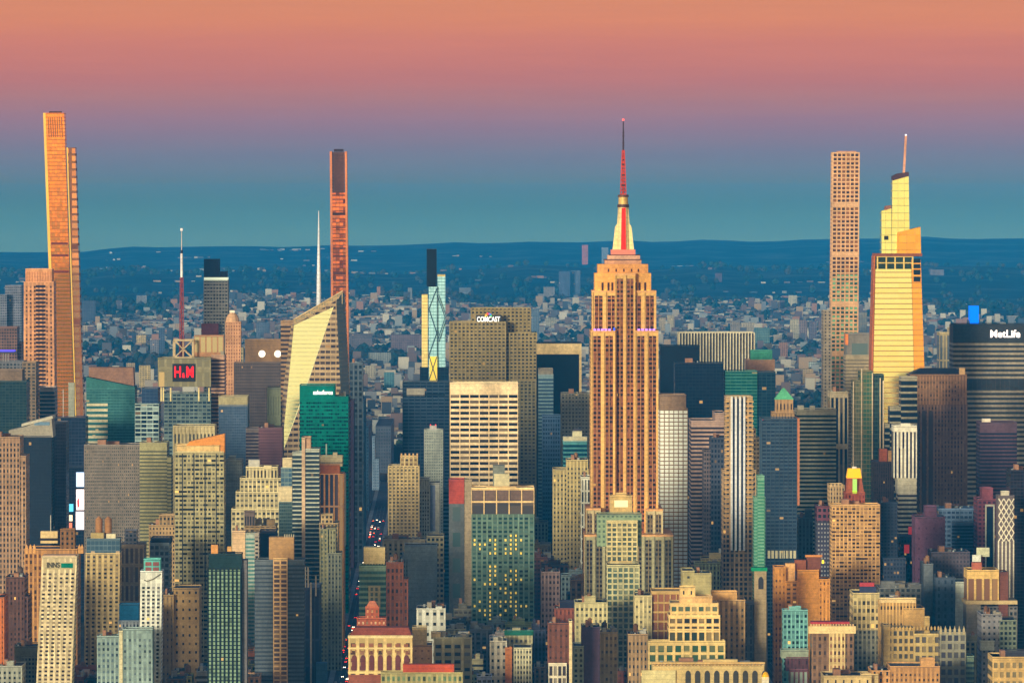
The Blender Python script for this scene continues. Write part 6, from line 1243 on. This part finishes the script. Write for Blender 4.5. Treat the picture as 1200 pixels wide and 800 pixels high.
# ------------------------------------------------------------------ far towers and housing slabs beyond the park
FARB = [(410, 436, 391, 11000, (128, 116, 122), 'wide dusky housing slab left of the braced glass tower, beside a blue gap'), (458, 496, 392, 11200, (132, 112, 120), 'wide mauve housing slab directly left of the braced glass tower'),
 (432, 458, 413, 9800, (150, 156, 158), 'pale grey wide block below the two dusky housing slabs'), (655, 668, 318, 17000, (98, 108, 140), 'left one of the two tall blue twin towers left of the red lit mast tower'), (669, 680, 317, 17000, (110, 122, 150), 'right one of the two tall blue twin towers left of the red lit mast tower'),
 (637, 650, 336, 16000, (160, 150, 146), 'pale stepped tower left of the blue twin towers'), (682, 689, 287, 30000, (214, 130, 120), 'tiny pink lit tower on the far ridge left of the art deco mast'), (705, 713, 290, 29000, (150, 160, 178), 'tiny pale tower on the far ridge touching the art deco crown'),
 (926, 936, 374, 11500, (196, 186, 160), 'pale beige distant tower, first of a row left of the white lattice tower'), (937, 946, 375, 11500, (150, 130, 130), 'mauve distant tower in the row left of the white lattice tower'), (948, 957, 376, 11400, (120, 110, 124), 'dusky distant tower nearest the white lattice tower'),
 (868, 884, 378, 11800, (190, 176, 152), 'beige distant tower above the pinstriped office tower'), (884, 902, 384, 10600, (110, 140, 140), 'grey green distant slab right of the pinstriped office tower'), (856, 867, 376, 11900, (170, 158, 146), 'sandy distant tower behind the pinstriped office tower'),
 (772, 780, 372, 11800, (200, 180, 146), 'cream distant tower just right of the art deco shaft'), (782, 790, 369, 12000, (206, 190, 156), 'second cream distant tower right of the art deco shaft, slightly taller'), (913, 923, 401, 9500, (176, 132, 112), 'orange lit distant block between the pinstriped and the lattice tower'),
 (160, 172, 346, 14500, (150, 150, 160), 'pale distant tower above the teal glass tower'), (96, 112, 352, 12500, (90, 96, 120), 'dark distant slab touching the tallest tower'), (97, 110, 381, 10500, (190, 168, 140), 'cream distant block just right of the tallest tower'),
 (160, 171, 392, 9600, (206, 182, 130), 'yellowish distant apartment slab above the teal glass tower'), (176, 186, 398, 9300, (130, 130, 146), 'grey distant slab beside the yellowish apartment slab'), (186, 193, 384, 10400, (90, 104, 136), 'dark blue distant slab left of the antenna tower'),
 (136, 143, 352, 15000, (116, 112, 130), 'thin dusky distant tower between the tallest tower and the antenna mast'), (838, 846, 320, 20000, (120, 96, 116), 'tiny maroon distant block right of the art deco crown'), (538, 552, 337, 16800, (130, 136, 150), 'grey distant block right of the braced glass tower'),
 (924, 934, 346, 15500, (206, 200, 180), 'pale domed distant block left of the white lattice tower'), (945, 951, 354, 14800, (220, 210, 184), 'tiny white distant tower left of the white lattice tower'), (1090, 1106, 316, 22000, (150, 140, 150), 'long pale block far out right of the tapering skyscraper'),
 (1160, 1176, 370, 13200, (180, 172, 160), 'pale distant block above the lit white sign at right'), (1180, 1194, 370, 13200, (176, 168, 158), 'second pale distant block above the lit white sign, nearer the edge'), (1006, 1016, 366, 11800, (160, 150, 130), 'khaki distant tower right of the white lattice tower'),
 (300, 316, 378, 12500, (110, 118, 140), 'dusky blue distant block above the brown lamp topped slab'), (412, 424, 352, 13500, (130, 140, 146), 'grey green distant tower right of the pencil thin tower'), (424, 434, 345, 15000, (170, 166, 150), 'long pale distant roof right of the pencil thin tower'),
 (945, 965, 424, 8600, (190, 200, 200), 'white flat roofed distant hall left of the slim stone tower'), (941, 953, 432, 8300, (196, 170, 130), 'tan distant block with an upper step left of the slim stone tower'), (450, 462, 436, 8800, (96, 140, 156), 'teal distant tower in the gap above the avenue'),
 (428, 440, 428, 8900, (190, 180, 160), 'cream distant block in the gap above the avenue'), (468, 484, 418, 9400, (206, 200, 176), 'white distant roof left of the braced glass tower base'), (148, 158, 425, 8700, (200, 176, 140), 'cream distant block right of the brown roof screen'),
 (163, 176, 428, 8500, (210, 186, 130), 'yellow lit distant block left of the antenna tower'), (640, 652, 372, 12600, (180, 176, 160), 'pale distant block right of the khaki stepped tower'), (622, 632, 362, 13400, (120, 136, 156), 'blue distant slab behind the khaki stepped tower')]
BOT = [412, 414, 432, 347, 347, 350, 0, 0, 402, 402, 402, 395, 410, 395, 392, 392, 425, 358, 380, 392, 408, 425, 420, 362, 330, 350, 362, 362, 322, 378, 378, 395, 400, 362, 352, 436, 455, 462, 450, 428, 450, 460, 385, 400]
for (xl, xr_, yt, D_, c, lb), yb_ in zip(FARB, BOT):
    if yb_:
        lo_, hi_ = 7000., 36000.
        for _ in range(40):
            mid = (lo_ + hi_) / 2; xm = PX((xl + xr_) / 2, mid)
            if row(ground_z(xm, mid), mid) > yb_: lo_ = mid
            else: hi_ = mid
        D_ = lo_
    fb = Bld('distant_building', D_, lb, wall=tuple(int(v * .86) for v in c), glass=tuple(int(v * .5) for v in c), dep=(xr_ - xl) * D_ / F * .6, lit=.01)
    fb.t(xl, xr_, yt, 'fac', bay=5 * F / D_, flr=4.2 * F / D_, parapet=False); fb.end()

# ------------------------------------------------------------------ the city spreading to the hills: one mass of roofs nobody could count
def islands(name, cols, rough=.9):
    m, t, b = new_mat(name); g = t.nodes.new('ShaderNodeNewGeometry'); r_ = t.nodes.new('ShaderNodeValToRGB'); r_.color_ramp.interpolation = 'CONSTANT'
    e = r_.color_ramp.elements
    while len(e) < len(cols): e.new(.5)
    for i, c in enumerate(cols): e[i].position = i / len(cols); e[i].color = C3(c)
    t.links.new(g.outputs['Random Per Island'], r_.inputs[0]); t.links.new(r_.outputs[0], b.inputs['Base Color']); b.inputs['Roughness'].default_value = rough
    return m
rc = random.Random(5); mb = MB()
for _ in range(61000):
    D_ = 7600 * (19500 / 7600) ** (rc.random() ** .9); px = rc.uniform(-330, 1530); x = PX(px, D_)
    if D_ < 11500 and noise.noise((x / 420., D_ / 1300., 2.2)) > .36: continue          # parks and yards
    if D_ > 11500 and noise.noise((x / 700., D_ / 2600., 5.2)) > .1 + (19500 - D_) / 14000.: continue
    if px < 420 and 12200 < D_ < 15500 and 90 < px < 260 and noise.noise((x / 300., D_ / 900., 7.)) > -.1: continue
    z0 = ground_z(x, D_) - 2; w = rc.uniform(7, 22); d = rc.uniform(8, 18)
    h = rc.uniform(6, 15) if rc.random() < .93 else rc.uniform(14, 40)
    if h > 24: w = rc.uniform(12, 24)
    if rc.random() < .28: w = rc.uniform(28, 85); h = rc.uniform(5, 10)
    mb.box(x - w / 2, x + w / 2, D_, D_ + d, z0, z0 + h + 2)
for _ in range(150):                       # far settlements scattered over the ridges
    D_ = rc.uniform(19000, 32000); px = rc.uniform(-40, 1240); x = PX(px, D_)
    if noise.noise((px / 60., D_ / 1500., 1.5)) < .05: continue
    for k_ in range(rc.randint(2, 7)):
        xx = x + rc.uniform(-160, 160); z0 = ground_z(xx, D_) - 2; w = rc.uniform(10, 34); mb.box(xx, xx + w, D_ + k_ * 9, D_ + k_ * 9 + 8, z0, z0 + rc.uniform(6, 11))
tag(mb.build('distant_city', islands('distant_walls', [(156, 146, 134), (104, 86, 86), (138, 142, 146), (176, 168, 154), (72, 74, 84), (150, 112, 94), (116, 118, 126), (158, 134, 108), (58, 62, 76), (88, 84, 90), (110, 92, 88), (190, 184, 172)])), kind='stuff')

# woodland between the houses and over the ridges
mb = MB(); rt = random.Random(9)
for _ in range(11000):
    D_ = 7800 * (26000 / 7800) ** rt.random(); px = rt.uniform(-330, 1530); x = PX(px, D_)
    inpark = D_ < 11500 and noise.noise((x / 420., D_ / 1300., 2.2)) > .18
    far = D_ >= 11500 and noise.noise((x / 700., D_ / 2600., 5.2)) > .0
    if not (inpark or far or rt.random() < .25): continue
    s_ = rt.uniform(5, 10) * (1 if D_ < 13000 else 1.7); z0 = ground_z(x, D_); i = len(mb.v)
    n_ = 6
    for zf, rr in ((0, .55), (.45, 1.0), (.8, .7)):
        for k_ in range(n_):
            a = 6.283 * k_ / n_ + zf; q_ = rr * s_ * rt.uniform(.75, 1.2); mb.v.append((x + q_ * math.cos(a), D_ + q_ * math.sin(a), z0 + s_ * 1.6 * zf + rt.uniform(-.4, .4)))
    mb.v.append((x, D_, z0 + s_ * 1.7))
    for l_ in range(2):
        for k_ in range(n_): mb.f.append((i + l_ * n_ + k_, i + l_ * n_ + (k_ + 1) % n_, i + (l_ + 1) * n_ + (k_ + 1) % n_, i + (l_ + 1) * n_ + k_)); mb.m.append(0)
    for k_ in range(n_): mb.f.append((i + 2 * n_ + k_, i + 2 * n_ + (k_ + 1) % n_, i + 3 * n_)); mb.m.append(0)
tag(mb.build('woodland', islands('winter_foliage', [(44, 58, 50), (58, 60, 52), (36, 50, 48), (70, 64, 54), (50, 66, 52)])), kind='stuff')

# ------------------------------------------------------------------ traffic
def car(body, lab, grp, front, van=False, taxi=False):
    r_ = empty('van' if van else ('taxi' if taxi else 'car'), (0, 0, 0)); tag(r_, lab, 'van' if van else ('taxi' if taxi else 'car'), grp)
    pm = simple('car_paint', body, .3, stain=0); gm = simple('car_glass', (22, 26, 32), .15, stain=0); tm = simple('tyre', (24, 24, 26), .9, stain=0)
    m_ = MB(); H = 2.2 if van else .85
    m_.frustum((-.95, .95, -2.3, 2.3, .35), (-.9, .9, -2.25, 2.25, H)); m_.build('body', pm, r_)
    if not van:
        m_ = MB(); m_.frustum((-.85, .85, -1.2, 1.5, .85), (-.68, .68, -.6, .95, 1.45)); m_.build('cabin', gm, r_)
    else:
        m_ = MB(); m_.box(-.8, .8, -2.34, -2.2, 1.2, 1.9); m_.build('windscreen', gm, r_)
    for sx in (-1, 1):
        for sy in (-1.4, 1.4):
            m_ = MB(); m_.cyl(0, 0, -.11, .11, .34, .34, 10); o = m_.build('wheel', tm, r_); o.rotation_euler = (0, R(90), 0); o.location = (sx * .88, sy, .34)
        lm = simple('headlight_on', (255, 236, 200), .3, emit=12, stain=0) if front else simple('tail_light_on', (255, 30, 20), .3, emit=7, stain=0)
        m_ = MB(); m_.box(sx * .62 - .24, sx * .62 + .24, -2.4, -2.2, .5, .82); m_.build('headlight' if front else 'tail_light', lm, r_)
    if taxi: m_ = MB(); m_.box(-.35, .35, -.1, .2, 1.45, 1.68); m_.build('roof_sign', simple('roof_sign', (255, 230, 150), .4, emit=1, stain=0), r_)
    return r_
def copy_tree(o):
    c = o.copy(); COL.objects.link(c)
    for ch in o.children: d_ = ch.copy(); COL.objects.link(d_); d_.parent = c
    return c
protos = [car((196, 196, 200), 'small car with bright headlights driving down the shaded avenue', 'cars with headlights on the avenue', True),
          car((50, 50, 58), 'small dark car with red tail lights driving up the shaded avenue', 'cars with tail lights on the avenue', False),
          car((236, 180, 40), 'small yellow taxi in the traffic of the shaded avenue', 'yellow taxis on the avenue', False, taxi=True),
          car((226, 224, 218), 'small white van with red tail lights in the avenue traffic', 'white vans on the avenue', False, van=True)]
rcar = random.Random(3); first = [True] * 4; spots = set()
for ax, D0, D1, n_ in ((-106, 4250, 5100, 60), (-106, 5300, 6700, 76), (236, 5300, 6400, 14)):
    for _ in range(n_):
        y_ = rcar.uniform(D0, D1); ln = rcar.choice((-6, -2, 2, 6)); key = (ax, int(y_ / 7), ln)
        if key in spots: continue
        spots.add(key); i = rcar.choices((0, 1, 2, 3), (9, 4, 3, 2))[0]
        o = protos[i] if first[i] else copy_tree(protos[i]); first[i] = False
        o.location = (skew(ax + ln, y_), y_, gz(ax, y_) + .075)
